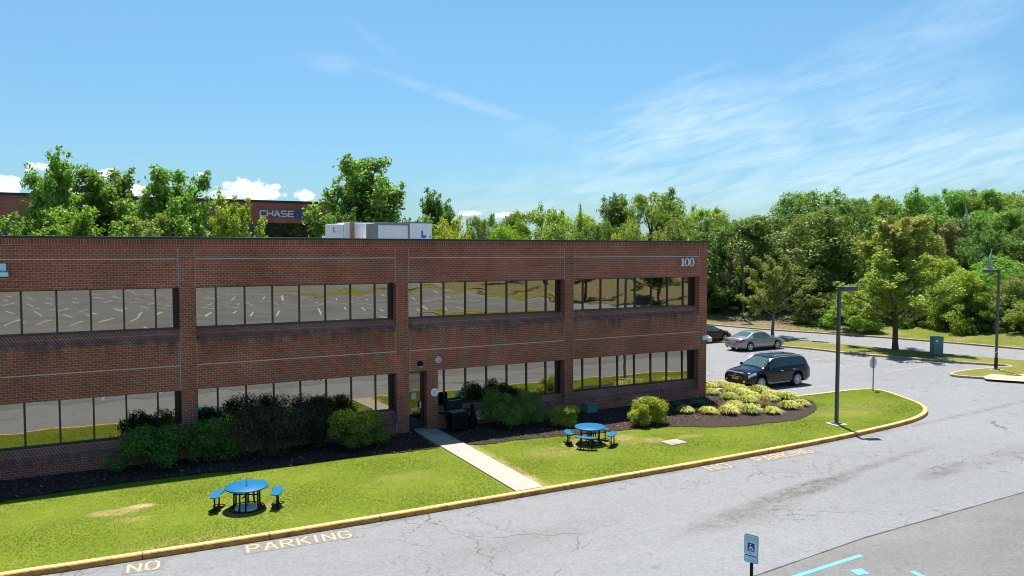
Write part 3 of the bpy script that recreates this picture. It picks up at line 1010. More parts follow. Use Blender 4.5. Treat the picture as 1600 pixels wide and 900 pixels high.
# median, island and far bank
med = [(40.0, 57.0), (47.04, 42.5), (48.24, 37.3), (49.35, 34.4), (50.96, 30.8), (52.3, 28.6)]
ISL = [(52.3, 28.6), (52.0, 28.1), (50.0, 28.35), (47.6, 28.5), (45.6, 28.2), (45.2, 27.5), (45.7, 26.6), (47.06, 24.64), (48.2, 22.6), (49.6, 19.0), (50.2, 10)]
MEDF = [(46, 57.5), (50.0, 45.2), (52.46, 40.5), (53.15, 37.1), (54.36, 32.9), (55.45, 29.1), (56.2, 24), (56.6, 10)]
mp = smooth_path(med); ip = smooth_path(ISL); fp = smooth_path(MEDF)
kerb('kerb', mp + ip[1:], 0.18, 0.14, M['kerb_tan'], side=1)
kerb('kerb', fp, 0.18, 0.12, M['kerb_tan'], side=-1)
sheet('median_lawn', offset_path(mp + ip[1:], 0.1) + offset_path(fp, -0.1)[::-1], 0.13, M['median'])
sp = [at(x, y, 0.14) for x, y in ((1536, 588), (1550, 584), (1575, 586), (1600, 584), (1640, 592), (1640, 598), (1600, 596), (1560, 593.5), (1540, 592))]
sheet('bare_patch', sp, 0.137, M['sand'])

fk = smooth_path(FARK)
kerb('kerb', fk, 0.2, 0.14, M['kerb_tan'], side=1)
rows = []
for (o, z) in ((0.1, 0.12), (1.5, 0.2), (3.5, 0.45), (6.0, 0.85), (10, 1.4), (18, 1.9), (40, 2.2), (120, 2.4)):
    rows.append([(x, y, z + 0.05 * math.sin(x * 1.3 + o) * (o > 1)) for x, y in offset_path(fk[::3] + [fk[-1]], o)])
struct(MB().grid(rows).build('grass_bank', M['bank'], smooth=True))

# ------------------------------------------------------------------ pavement lettering
STROKES = {
    'N': [[(0, 0), (0, 1)], [(0, 1), (0.62, 0)], [(0.62, 0), (0.62, 1)]],
    'O': [[(0.0, 0.2), (0.0, 0.8)], [(0.0, 0.8), (0.15, 1), (0.26, 1)], [(0.38, 1), (0.5, 1), (0.64, 0.8)], [(0.64, 0.8), (0.64, 0.2)], [(0.64, 0.2), (0.5, 0), (0.38, 0)], [(0.26, 0), (0.15, 0), (0.0, 0.2)]],
    'P': [[(0, 0), (0, 1)], [(0.1, 1), (0.45, 1), (0.6, 0.87), (0.6, 0.62), (0.45, 0.48), (0.1, 0.48)]],
    'A': [[(0, 0), (0.3, 1)], [(0.36, 1), (0.66, 0)], [(0.2, 0.32), (0.47, 0.32)]],
    'R': [[(0, 0), (0, 1)], [(0.1, 1), (0.45, 1), (0.6, 0.87), (0.6, 0.65), (0.45, 0.5), (0.1, 0.5)], [(0.3, 0.46), (0.62, 0)]],
    'K': [[(0, 0), (0, 1)], [(0.1, 0.5), (0.58, 1)], [(0.2, 0.55), (0.62, 0)]],
    'I': [[(0, 0), (0, 1)]],
    'G': [[(0.62, 0.8), (0.48, 1), (0.34, 1)], [(0.24, 1), (0.14, 1), (0, 0.8), (0, 0.2), (0.14, 0), (0.24, 0)], [(0.34, 0), (0.48, 0), (0.63, 0.2), (0.63, 0.45), (0.38, 0.45)]],
    'C': [[(0.66, 0.86), (0.66, 1), (0.12, 1), (0, 0.86), (0, 0.14), (0.12, 0), (0.66, 0), (0.66, 0.14)]],
    'H': [[(0, 0), (0, 1)], [(0.66, 0), (0.66, 1)], [(0, 0.5), (0.66, 0.5)]],
    'S': [[(0.66, 1), (0.12, 1), (0, 0.88), (0, 0.6), (0.1, 0.5), (0.56, 0.5), (0.66, 0.4), (0.66, 0.12), (0.54, 0), (0, 0)]],
    'E': [[(0.62, 1), (0, 1), (0, 0), (0.62, 0)], [(0, 0.5), (0.56, 0.5)]],
}


def strokes(mb, letter, ox, oy, w_, h, t, put, z=0.0):
    for s in STROKES[letter]:
        pts = [(ox + x * w_, oy + y * h) for x, y in s]
        for i, (a, b_) in enumerate(zip(pts[:-1], pts[1:])):
            dx, dy = b_[0] - a[0], b_[1] - a[1]; l = math.hypot(dx, dy)
            nx, ny = -dy / l * t / 2, dx / l * t / 2
            ex, ey = dx / l * t * 0.3, dy / l * t * 0.3
            a2 = (a[0] - (ex if i else 0), a[1] - (ey if i else 0)); b2 = (b_[0] + ex, b_[1] + ey)
            put(mb, [(a2[0] + nx, a2[1] + ny), (b2[0] + nx, b2[1] + ny), (b2[0] - nx, b2[1] - ny), (a2[0] - nx, a2[1] - ny)])


def road_word(text, p0, p1, h, name='painted_letter', zc=0.0):
    """letters along the line p0-p1 lying on the asphalt"""
    ux, uy = p1[0] - p0[0], p1[1] - p0[1]; ln = math.hypot(ux, uy); ux /= ln; uy /= ln
    adv = [0.55 if ch == 'I' else 1.0 for ch in text]
    pitch = ln / sum(adv)
    und = MB(); mb = MB()
    zz = [0.0080]

    def put(m, q):
        zz[0] += 0.00006
        m.add([(p0[0] + x * ux - y * uy, p0[1] + x * uy + y * ux, zz[0]) for x, y in q], [(0, 1, 2, 3)])
    for i, ch in enumerate(text):
        strokes(mb, ch, sum(adv[:i]) * pitch + (0.16 if ch == 'I' else 0.07) * pitch, 0, pitch * 1.06, h, 0.066, put)
    und.add([(p0[0] + x * ux - y * uy, p0[1] + x * uy + y * ux, 0.0045) for x, y in ((-0.1, -0.08), (ln + 0.05, -0.08), (ln + 0.05, h + 0.1), (-0.1, h + 0.1))], [(0, 1, 2, 3)])
    struct(und.build('painted_ground', M['paint_ground']))
    return struct(mb.build('painted_lettering', M['paint_letter']))


road_word('NO', at(197, 896), at(254, 887.5), 0.50)
road_word('PARKING', at(386, 864.5), at(556, 838.5), 0.50)
road_word('NO', at(1112, 735.5), at(1150, 729), 0.52)
road_word('PARKING', at(1188, 721.5), at(1276, 706), 0.5)

blue = MB()


def line(mb, a, b_, w_, z=0.0095):
    dx, dy = b_[0] - a[0], b_[1] - a[1]; l = math.hypot(dx, dy)
    nx, ny = -dy / l * w_ / 2, dx / l * w_ / 2
    mb.add([(a[0] + nx, a[1] + ny, z), (b_[0] + nx, b_[1] + ny, z), (b_[0] - nx, b_[1] - ny, z), (a[0] - nx, a[1] - ny, z)], [(0, 1, 2, 3)])


line(blue, (12.3, 12.2), at(1346, 868), 0.13)
line(blue, at(1336, 890), at(1350, 898), 0.34, 0.0098)
line(blue, at(1425, 893), at(1450, 906), 0.16, 0.0098)
for k in range(6):
    x = -4 + k * 3.2
    line(blue, (x, 11.4), (x + 0.2, 6.6), 0.12, 0.0101)
    for j in range(4):
        line(blue, (x + 1.7 * (j % 2), 11.2 - j * 1.1), (x + 1.7 * ((j + 1) % 2), 10.1 - j * 1.1), 0.11, 0.0104)
struct(blue.build('painted_blue_line', M['paint_blue']))
wl = MB()
for row, (yy, x0, x1, st) in enumerate(((-22, -30, 30, 1), (-38, -30, 44, -1), (-50, -30, 50, 1), (-62, -30, 52, -1), (-74, -30, 54, 1), (-88, -20, 40, 1))):
    x = x0
    while x < x1:
        line(wl, (x, yy), (x + 1.2 * st, yy + 5.2), 0.14)
        x += 2.7
struct(wl.build('painted_white_line', M['paint_white']))
fl = MB()
for (a, b_) in (((41.2, 39.2), (47.2, 39.6)), ((41.6, 36.4), (48.0, 36.8)), ((42.0, 33.6), (49.2, 34.0)), ((43.0, 30.8), (50.4, 31.2)), ((40.7, 44.9), (46.0, 45.1)), ((31.2, 32.9), (36.6, 32.9)), ((31.2, 29.2), (36.0, 29.2))):
    line(fl, a, b_, 0.1)
struct(fl.build('painted_faint_line', M['paint_faint']))

# green islands of the lot behind the viewpoint (they show in the window glass)
for k, (pts) in enumerate(([(26, -84), (33, -78), (46, -72), (60, -68), (63, -74), (47, -81), (30, -91)], [(34, -24), (52, -14), (53, -16.5), (35, -28)], [(57, -46), (63, -35), (72, -27.5), (90, -23), (140, -12), (140, -125), (74, -125), (62, -80)], [(-60, -128), (62, -128), (62, -170), (-60, -170)])):
    rp = smooth_path(pts + [pts[0]], 1.0)
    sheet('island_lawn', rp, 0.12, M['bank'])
    kerb('kerb', rp, 0.2, 0.15, M['kerb_yellow'], side=-1)

# ------------------------------------------------------------------ office building
B = thing('office_building', 'two storey red brick office with mirrored window bands behind the picnic tables', 'building', (10.0, D, 0.0))
bays = [(-13.6, -6.02), (-5.48, 2.11), (2.64, 10.24), (10.78, 18.36), (18.86, 26.44)]
pils = [(-14.14, -13.6), (-6.02, -5.48), (2.11, 2.64), (10.24, 10.78), (18.36, 18.86), (26.44, 26.98)]
XL, XR = -14.14, 26.98
GLY = D + 0.42
ZU0, ZU1, ZL0, ZL1 = 4.83, 6.38, 1.03, 2.65
BACK = D + 24.0


def bpart(mb, name, mat, parent=None, **kw):
    return mb.build(name, mat, parent or B, world=True, **kw)


def mull_xs(x0, x1):
    k = math.ceil((x0 + 0.12 - 3.38) / 1.0155)
    out = []
    while 3.38 + k * 1.0155 < x1 - 0.2:
        out.append(3.38 + k * 1.0155); k += 1
    return out


prng = random.Random(5)


def window(x0, x1, z0, z1, tilt):
    """ribbon window: bronze frame as the part, its mirrored panes as the sub-part"""
    fr = MB()
    jr = x1 - 0.2
    fy0, fy1 = GLY - 0.055, GLY + 0.07
    zb = z0 + 0.085
    fr.box(x0 + 0.002, x1 - 0.002, GLY - 0.085, fy1, z0 - 0.01, zb)
    fr.box(x0 + 0.002, x1 - 0.002, fy0, fy1, z1 - 0.045, z1 - 0.002)
    fr.box(x0 + 0.002, x0 + 0.05, fy0 - 0.001, fy1 - 0.001, zb + 0.001, z1 - 0.046)
    ms = mull_xs(x0, x1)
    for mx in ms:
        fr.box(mx - 0.03, mx + 0.03, fy0 + 0.002, fy1 - 0.002, zb + 0.001, z1 - 0.046)
    f = bpart(fr, 'window', M['frame'])
    bpart(MB().box(jr, x1 - 0.003, fy0 - 0.02, fy1 - 0.003, zb + 0.002, z1 - 0.047), 'jamb_panel', M['frame_dark'], f)
    g = MB()
    xs = [x0 + 0.03] + ms + [jr + 0.01]
    zm = (zb + z1) / 2
    for a, b_ in zip(xs[:-1], xs[1:]):
        t = math.radians(tilt + prng.uniform(-0.12, 0.12)); yw = math.radians(prng.uniform(-0.16, 0.16))
        c = (a + b_) / 2
        P = []
        for x, z in ((a, zb - 0.01), (b_, zb - 0.01), (b_, z1 - 0.02), (a, z1 - 0.02)):
            P.append((x, GLY + (z - zm) * math.tan(t) + (x - c) * math.tan(yw), z))
        g.add(P, [(0, 1, 2, 3)])
    o = bpart(g, 'pane', M['glass'], f)
    return f


for i, (x0, x1) in enumerate(bays):
    # parapet, spandrel and base panels
    bpart(MB().box(x0 + 0.001, x1 - 0.001, D, D + 0.75, ZU1, 7.87), 'parapet_panel', M['brick'])
    bpart(MB().box(x0 + 0.001, x1 - 0.001, D, D + 0.75, ZL1, 4.42), 'spandrel', M['brick_stained'])
    sill_pts = [(D + 0.004, 4.421), (D + 0.33, 4.84), (D + 0.75, 4.84), (D + 0.75, 4.421)]
    bpart(MB().prism_yz(sill_pts, x0 + 0.002, x1 - 0.002), 'sill', M['brick_sill'])
    bx0 = x0
    if i == 3:
        bx0 = 12.08
        bpart(MB().box(11.58, 12.08, D + 0.003, D + 0.75, 0, ZL1 - 0.002), 'door_pier', M['brick'])
    bpart(MB().box(bx0 + 0.001, x1 - 0.001, D, D + 0.75, 0, 0.61), 'base_wall', M['brick_stained'])
    bpart(MB().prism_yz([(D + 0.004, 0.611), (D + 0.33, 1.03), (D + 0.75, 1.03), (D + 0.75, 0.611)], bx0 + 0.002, x1 - 0.002), 'sill', M['brick_sill'])
    window(x0, x1, ZU0, ZU1, 0.0)
    window(bx0, x1, ZL0, ZL1, 1.15)
    # pale accent strips and caulk joints
    for z in (7.40, 3.55):
        bpart(MB().box(x0 + 0.03, x1 - 0.03, D - 0.003, D + 0.02, z - 0.015, z + 0.018), 'accent_strip', M['strip'])
    for mb in (MB().box(x1 - 0.032, x1 - 0.004, D - 0.004, D + 0.02, ZU1 + 0.003, 7.80),
               MB().box(x1 - 0.032, x1 - 0.004, D - 0.004, D + 0.02, ZL1 + 0.003, 4.41),
               MB().prism_yz([(D - 0.001, 4.415), (D + 0.326, 4.845), (D + 0.35, 4.845), (D + 0.02, 4.415)], x1 - 0.03, x1 - 0.006),
               MB().prism_yz([(D - 0.001, 0.60), (D + 0.326, 1.035), (D + 0.35, 1.035), (D + 0.02, 0.60)], x1 - 0.03, x1 - 0.006),
               MB().box(x1 - 0.03, x1 - 0.006, D - 0.004, D + 0.02, 0.15, 0.6),
               MB().box(x0 + 0.004, x0 + 0.02, D - 0.004, D + 0.02, ZU1 + 0.003, 7.80),
               MB().box(x0 + 0.004, x0 + 0.02, D - 0.004, D + 0.02, ZL1 + 0.003, 4.41)):
        bpart(mb, 'caulk_joint', M['caulk'])
for (a, b_) in pils:
    bpart(MB().box(a, b_ - 0.12, D - 0.018, D + 0.75, 0, 7.868).box(b_ - 0.12, b_, D + 0.012, D + 0.749, 0, 7.867), 'pilaster', M['brick'])
# soldier course, metal cap, side and back walls, roof
bpart(MB().box(XL - 0.03, XR + 0.03, D - 0.035, D + 0.3, 7.87, 8.10).box(XR - 0.27, XR + 0.032, D + 0.301, BACK, 7.871, 8.10), 'soldier_course', M['brick_soldier'])
bpart(MB().box(XL - 0.08, XR + 0.08, D - 0.085, D + 0.36, 8.10, 8.19).box(XR - 0.3, XR + 0.081, D + 0.361, BACK + 0.08, 8.101, 8.189).box(XL - 0.081, XL + 0.3, D + 0.361, BACK + 0.08, 8.101, 8.189).box(XL + 0.301, XR - 0.301, BACK - 0.3, BACK + 0.081, 8.101, 8.188), 'roof_cap', M['cap'], bevel=0.01)
bpart(MB().box(XR - 0.3, XR - 0.002, D + 0.752, BACK, 0, 7.87).box(XL + 0.002, XL + 0.3, D + 0.752, BACK, 0, 8.1).box(XL + 0.3, XR - 0.3, BACK - 0.3, BACK - 0.002, 0, 8.1), 'wall', M['brick'])
bpart(MB().box(XL + 0.3, XR - 0.3, D + 0.76, BACK - 0.3, 7.6, 7.75), 'roof', M['roof'])
bpart(MB().box(XL + 0.3, XR - 0.3, D + 0.74, D + 0.758, 0.1, 7.6), 'inner_wall', M['frame_dark'])
# entrance door
DR = MB()
DR.box(10.79, 10.85, D + 0.36, D + 0.44, 0.12, 2.63).box(11.52, 11.578, D + 0.36, D + 0.44, 0.12, 2.63).box(10.851, 11.519, D + 0.361, D + 0.439, 2.54, 2.63).box(10.851, 11.519, D + 0.365, D + 0.435, 0.13, 0.42).box(10.851, 10.92, D + 0.37, D + 0.43, 0.421, 2.539).box(11.45, 11.519, D + 0.37, D + 0.43, 0.421, 2.539)
door = bpart(DR, 'door', M['frame'])
bpart(MB().add([(10.91, D + 0.40, 0.41), (11.46, D + 0.40, 0.41), (11.46, D + 0.43, 2.545), (10.91, D + 0.43, 2.545)], [(0, 1, 2, 3)]), 'pane', M['door_glass'], door)
bpart(MB().box(11.35, 11.43, D + 0.30, D + 0.36, 1.05, 1.32), 'handle', M['galv'], door)
bpart(MB().box(10.98, 11.28, D + 0.385, D + 0.392, 1.78, 1.9).box(11.02, 11.24, D + 0.385, D + 0.391, 1.42, 1.7), 'notice', M['paper'], door)
bpart(MB().box(10.99, 11.27, D + 0.385, D + 0.392, 0.95, 1.07), 'notice', M['paper'], door)
bpart(MB().box(10.79, 11.578, D + 0.1, D + 0.74, 0.0, 0.12), 'doorstep', M['concrete_base'])
bpart(MB().box(10.79, 11.578, D + 0.62, D + 0.74, 0.12, 2.64), 'door_reveal', M['frame_dark'])

# ------------------------------------------------------------------ things fixed to the office
# serif house number
NUM = thing('house_number', 'white serif numerals 100 on the brick parapet near the right corner', 'sign', (25.56, D - 0.01, 6.92))
NUM.scale = (0.78, 1, 0.80)


def ring_xz(mb, cx, cz, rx, rz, tx, tz, y0, y1, n=28):
    o = [(cx + rx * math.cos(2 * PI * k / n), cz + rz * math.sin(2 * PI * k / n)) for k in range(n)]
    i_ = [(cx + (rx - tx) * math.cos(2 * PI * k / n), cz + (rz - tz) * math.sin(2 * PI * k / n)) for k in range(n)]
    for k in range(n):
        k2 = (k + 1) % n
        mb.prism_xz([o[k], o[k2], i_[k2], i_[k]], y0, y1)


one = MB().prism_xz([(0.0, 0.04), (0.09, 0.04), (0.09, 0.5), (0.0, 0.46)], -0.05, 0).box(-0.1, 0.18, -0.049, 0, 0, 0.038).prism_xz([(-0.1, 0.42), (-0.022, 0.44), (-0.022, 0.48), (-0.1, 0.45)], -0.048, 0)
o1 = one.build('numeral', M['sign_white'], NUM); o1.location = (-0.38, 0, 0)
for x in (0.02, 0.42):
    z_ = MB(); ring_xz(z_, 0, 0.25, 0.19, 0.26, 0.07, 0.03, -0.05, 0)
    o = z_.build('numeral', M['sign_white'], NUM); o.location = (x, 0, 0)

bell = thing('alarm_bell', 'round pinkish alarm bell on the brick above the door pier', 'bell', (12.07, D, 3.09))
MB().lathe([(0.14, 0), (0.16, -0.02), (0.16, -0.06), (0.11, -0.11), (0.04, -0.125)], 24, axis='y').build('gong', M['pink'], bell, smooth=True)
MB().box(-0.05, 0.05, -0.03, 0, -0.22, -0.145).build('backbox', M['rust'], bell)
lp = thing('door_light', 'small black dome light above the entrance door', 'light', (11.27, D, 2.97))
MB().lathe([(0.12, 0), (0.125, -0.05), (0.10, -0.1), (0.03, -0.14)], 20, axis='y').build('housing', M['black'], lp, smooth=True)
MB().box(-0.07, 0.07, -0.13, -0.03, -0.125, -0.085).build('lens', M['lens'], lp, bevel=0.01)
rs = thing('round_sign', 'round white sign on the brick pier beside the door', 'sign', (11.92, D + 0.003, 1.72))
MB().lathe([(0.17, 0), (0.17, -0.015)], 28, axis='y').build('disc', M['sign_white'], rs)
mk = MB(); ring_xz(mk, 0, 0.04, 0.06, 0.06, 0.018, 0.018, -0.02, -0.0155, 18); mk.box(-0.09, 0.09, -0.0195, -0.0155, -0.09, -0.06)
mk.build('emblem', M['grey_metal'], rs)
wb = thing('utility_box', 'small white utility box on the base wall beside the green shrub', 'box', (14.05, D, 0.36))
MB().box(-0.19, 0.19, -0.12, 0, 0, 0.37).build('case', M['white_metal'], wb, bevel=0.012)
MB().box(-0.165, 0.165, -0.128, -0.1205, 0.03, 0.34).build('lid', M['off_white'], wb)
# grey cabinet by the wall
gb = thing('electric_cabinet', 'low grey steel cabinet standing in the shaded mulch against the base wall', 'cabinet', (19.65, D - 0.24, LZ))
MB().box(-0.28, 0.28, -0.2, 0.2, 0, 0.42).build('case', M['teal'], gb, bevel=0.015)
MB().box(-0.3, 0.3, -0.22, 0.22, 0.421, 0.455).build('lid', M['grey_metal'], gb, bevel=0.008)


def wall_light(x, z, label, s=1.0, globe=True, flip=1):
    t = thing('wall_floodlight', label, 'light', (x, D - 0.02, z))
    MB().box(-0.16 * s, 0.16 * s, -0.12, 0, 0.0, 0.26 * s).build('backbox', M['lens'], t, bevel=0.015)
    if globe:
        MB().lathe([(0.02, 0.14), (0.11, 0.1), (0.15, 0.0), (0.12, -0.1), (0.03, -0.14)], 18, (0.26, -0.12, 0.02)).build('globe', M['sign_white'], t, smooth=True)
        MB().tube([(0.1, -0.06, 0.14), (0.2, -0.1, 0.2), (0.26, -0.12, 0.16)], 0.03).build('arm', M['white_metal'], t)
    else:
        MB().prism_yz([(-0.02, 0), (-0.34, -0.02), (-0.34, -0.16), (-0.02, -0.22)], -0.2, 0.23).build('hood', M['lens'], t, bevel=0.02)
        MB().box(-0.17, 0.2, -0.3, -0.05, -0.245, -0.2).build('lens', M['grey_metal'], t)


wall_light(26.77, 3.12, 'white globe floodlight on the right corner pilaster of the brick office', 0.9)
wall_light(-3.20, 7.02, 'pale blue boxy floodlight on the parapet at the left picture edge', 1.0, False)

# roof air conditioners
ac = thing('rooftop_air_conditioner', 'long white rooftop air conditioner with rusty flue standing on the left', 'air conditioner', (12.5, 41.0, 7.75))
MB().box(-1.45, 1.5, -1.0, 1.0, 0.12, 1.44).build('housing', M['off_white'], ac, bevel=0.02)
MB().box(-2.15, -1.46, -0.9, 0.3, 0.6, 1.36).build('fan_hood', M['white_metal'], ac, bevel=0.02)
MB().box(-1.15, -0.92, -1.12, -1.003, 0.3, 1.5).build('flue', M['rust'], ac, bevel=0.015)
MB().box(-1.42, 1.46, -0.9, 0.9, 1.441, 1.5).build('lid', M['grey_metal'], ac)
MB().box(-1.4, 1.45, -0.95, 0.95, 0, 0.119).build('curb', M['grey_metal'], ac)
MB().box(-2.2, -1.47, -0.85, 0.85, 0.0, 0.72).build('duct', M['white_metal'], ac, bevel=0.02)
MB().box(-2.02, -1.97, -0.909, -0.9, 0.92, 1.2).box(-1.97, -1.88, -0.909, -0.9, 0.92, 0.96).build('logo', M['logo_blue'], ac)
for x in (0.55, 1.25):
    MB().box(x, x + 0.02, -1.008, -1.001, 0.15, 1.42).build('seam', M['grey_metal'], ac)
ac2 = thing('rooftop_air_conditioner', 'shorter white rooftop air conditioner with blue corner logo on its right panel', 'air conditioner', (13.72, 38.6, 7.75))
MB().box(-1.55, 0.12, -0.9, 0.9, 0.1, 1.28).build('housing', M['off_white'], ac2, bevel=0.02)
MB().box(0.125, 1.42, -0.95, 0.95, 0.1, 1.40).build('condenser', M['white_metal'], ac2, bevel=0.02)
MB().box(-1.6, 0.16, -0.95, 0.92, 1.281, 1.37).build('lid', M['grey_metal'], ac2)
MB().box(0.1, 1.45, -0.97, 0.97, 1.401, 1.47).build('lid', M['grey_metal'], ac2)
MB().box(-1.62, -1.55, -0.92, 0.9, 0.1, 1.28).build('corner_post', M['grey_metal'], ac2)
MB().box(0.1, 0.17, -0.962, -0.9, 0.1, 1.4).build('corner_post', M['grey_metal'], ac2)
MB().box(0.82, 0.91, -0.962, -0.951, 0.62, 1.0).box(0.91, 1.08, -0.9615, -0.951, 0.62, 0.76).build('logo', M['logo_blue'], ac2)
MB().box(1.27, 1.36, -0.962, -0.951, 0.65, 0.73).build('badge', M['rust'], ac2)
MB().box(-1.5, 1.4, -0.9, 0.9, 0, 0.099).build('curb', M['grey_metal'], ac2)

# ------------------------------------------------------------------ bank building behind
FB = thing('bank_building', 'three storey dark red brick building behind the trees at left', 'building', (-2, 62, 0))
FY = 62.0


def fpart(mb, name, mat, parent=None, **kw):
    return mb.build(name, mat, parent or FB, world=True, **kw)


fx0, fx1 = -34, 17.6
for z0, z1 in ((0, 1.2), (2.9, 5.0), (6.8, 8.3)):
    fpart(MB().box(fx0, fx1, FY, FY + 0.6, z0, z1), 'wall', M['far_brick'])
fpart(MB().box(fx0, fx1, FY, FY + 0.6, 9.9, 10.35), 'lintel_band', M['far_brick'])
fpart(MB().box(fx0, fx1, FY + 0.02, FY + 0.6, 10.35, 11.5), 'parapet', M['far_brick'])
fpart(MB().box(fx0 - 0.05, fx1 + 0.05, FY - 0.06, FY + 0.7, 11.5, 11.68), 'roof_cap', M['cap'])
fpart(MB().box(fx0, fx1, FY + 0.61, FY + 16, 0, 11.4), 'rear_block', M['far_brick'])
for z0, z1 in ((1.2, 2.9), (5.0, 6.8), (8.3, 9.9)):
    wf = MB()
    x = fx0
    while x < fx1:
        wf.box(x - 0.04, x + 0.04, FY + 0.3, FY + 0.4, z0, z1); x += 1.02
    f = fpart(wf, 'window', M['frame'])
    fpart(MB().box(fx0, fx1, FY + 0.36, FY + 0.44, z0 + 0.001, z1 - 0.001), 'pane', M['dark_window'], f)
BS = thing('bank_sign', 'white CHASE letters with a blue octagon on the far brick parapet', 'sign', (10.35, FY - 0.03, 10.37))


def wall_letter(ch, x, w_, h, t):
    mb = MB()
    ctr = [0]

    def put(m, q):
        ctr[0] += 1
        m.prism_xz(q, -0.12 - 0.0015 * ctr[0], 0.0)
    strokes(mb, ch, 0, t / 2, w_, h - t, t, put)
    o = mb.build('letter', M['letter'], BS); o.location = (x, 0, 0)


lx = 0.0
for ch in 'CHASE':
    wall_letter(ch, lx + 0.05, 0.62, 0.52, 0.105)
    lx += 0.545
lg = MB()
R0, R1 = 0.40, 0.165
for k in range(4):
    a0 = PI / 8 + k * PI / 2
    pts = [(R0 * math.cos(a0 - PI / 4 + 0.06), R0 * math.sin(a0 - PI / 4 + 0.06)), (R0 * math.cos(a0), R0 * math.sin(a0)), (R0 * 0.98 * math.cos(a0 + PI / 4 - 0.3), R0 * 0.98 * math.sin(a0 + PI / 4 - 0.3)), (R1 * 1.25 * math.cos(a0 + PI / 8), R1 * 1.25 * math.sin(a0 + PI / 8)), (R1 * 1.25 * math.cos(a0 - PI / 4 + 0.1), R1 * 1.25 * math.sin(a0 - PI / 4 + 0.1))]
    lg.prism_xz(pts, -0.12, 0)
o = lg.build('emblem', M['logo_blue'], BS); o.location = (lx + 0.47, 0, 0.26)

# ------------------------------------------------------------------ foliage


def leaves(rng, C, R, n, leaf, flat=0.8, shell=0.55, up=0.35):
    """n leaf diamonds filling lobes C (k,3) of radius R (k)"""
    k = len(C)
    wts = R ** 2; wts /= wts.sum()
    li = rng.choice(k, n, p=wts)
    dirs = rng.normal(size=(n, 3)); dirs /= np.linalg.norm(dirs, axis=1)[:, None]
    rad = (shell + (1 - shell) * rng.random(n) ** 0.7) * (1 + 0.16 * rng.normal(size=n))
    # lumpy sub-clumps
    ph = dirs * 4.0 + C[li] * 1.7
    lump = 1 + 0.2 * np.sin(ph[:, 0] * 1.7 + ph[:, 1]) * np.sin(ph[:, 1] * 1.5 - ph[:, 2] * 1.3)
    off = dirs * (R[li] * rad * lump)[:, None]
    off[:, 2] *= flat
    P = C[li] + off
    nor = dirs * 0.6 + rng.normal(size=(n, 3)) * 0.6 + np.array([0, 0, up])
    nor /= np.linalg.norm(nor, axis=1)[:, None]
    t = np.cross(nor, rng.normal(size=(n, 3))); t /= np.linalg.norm(t, axis=1)[:, None] + 1e-9
    b_ = np.cross(nor, t)
    s = leaf * rng.uniform(0.6, 1.35, n)
    V = np.zeros((n, 4, 3))
    V[:, 0] = P - t * s[:, None]
    V[:, 1] = P + b_ * (s * 0.55)[:, None] + nor * (s * 0.12)[:, None]
    V[:, 2] = P + t * s[:, None]
    V[:, 3] = P - b_ * (s * 0.55)[:, None] + nor * (s * 0.12)[:, None]
    return V.reshape(-1, 3)


def quads(V):
    return np.arange(len(V)).reshape(-1, 4)


TREES = []


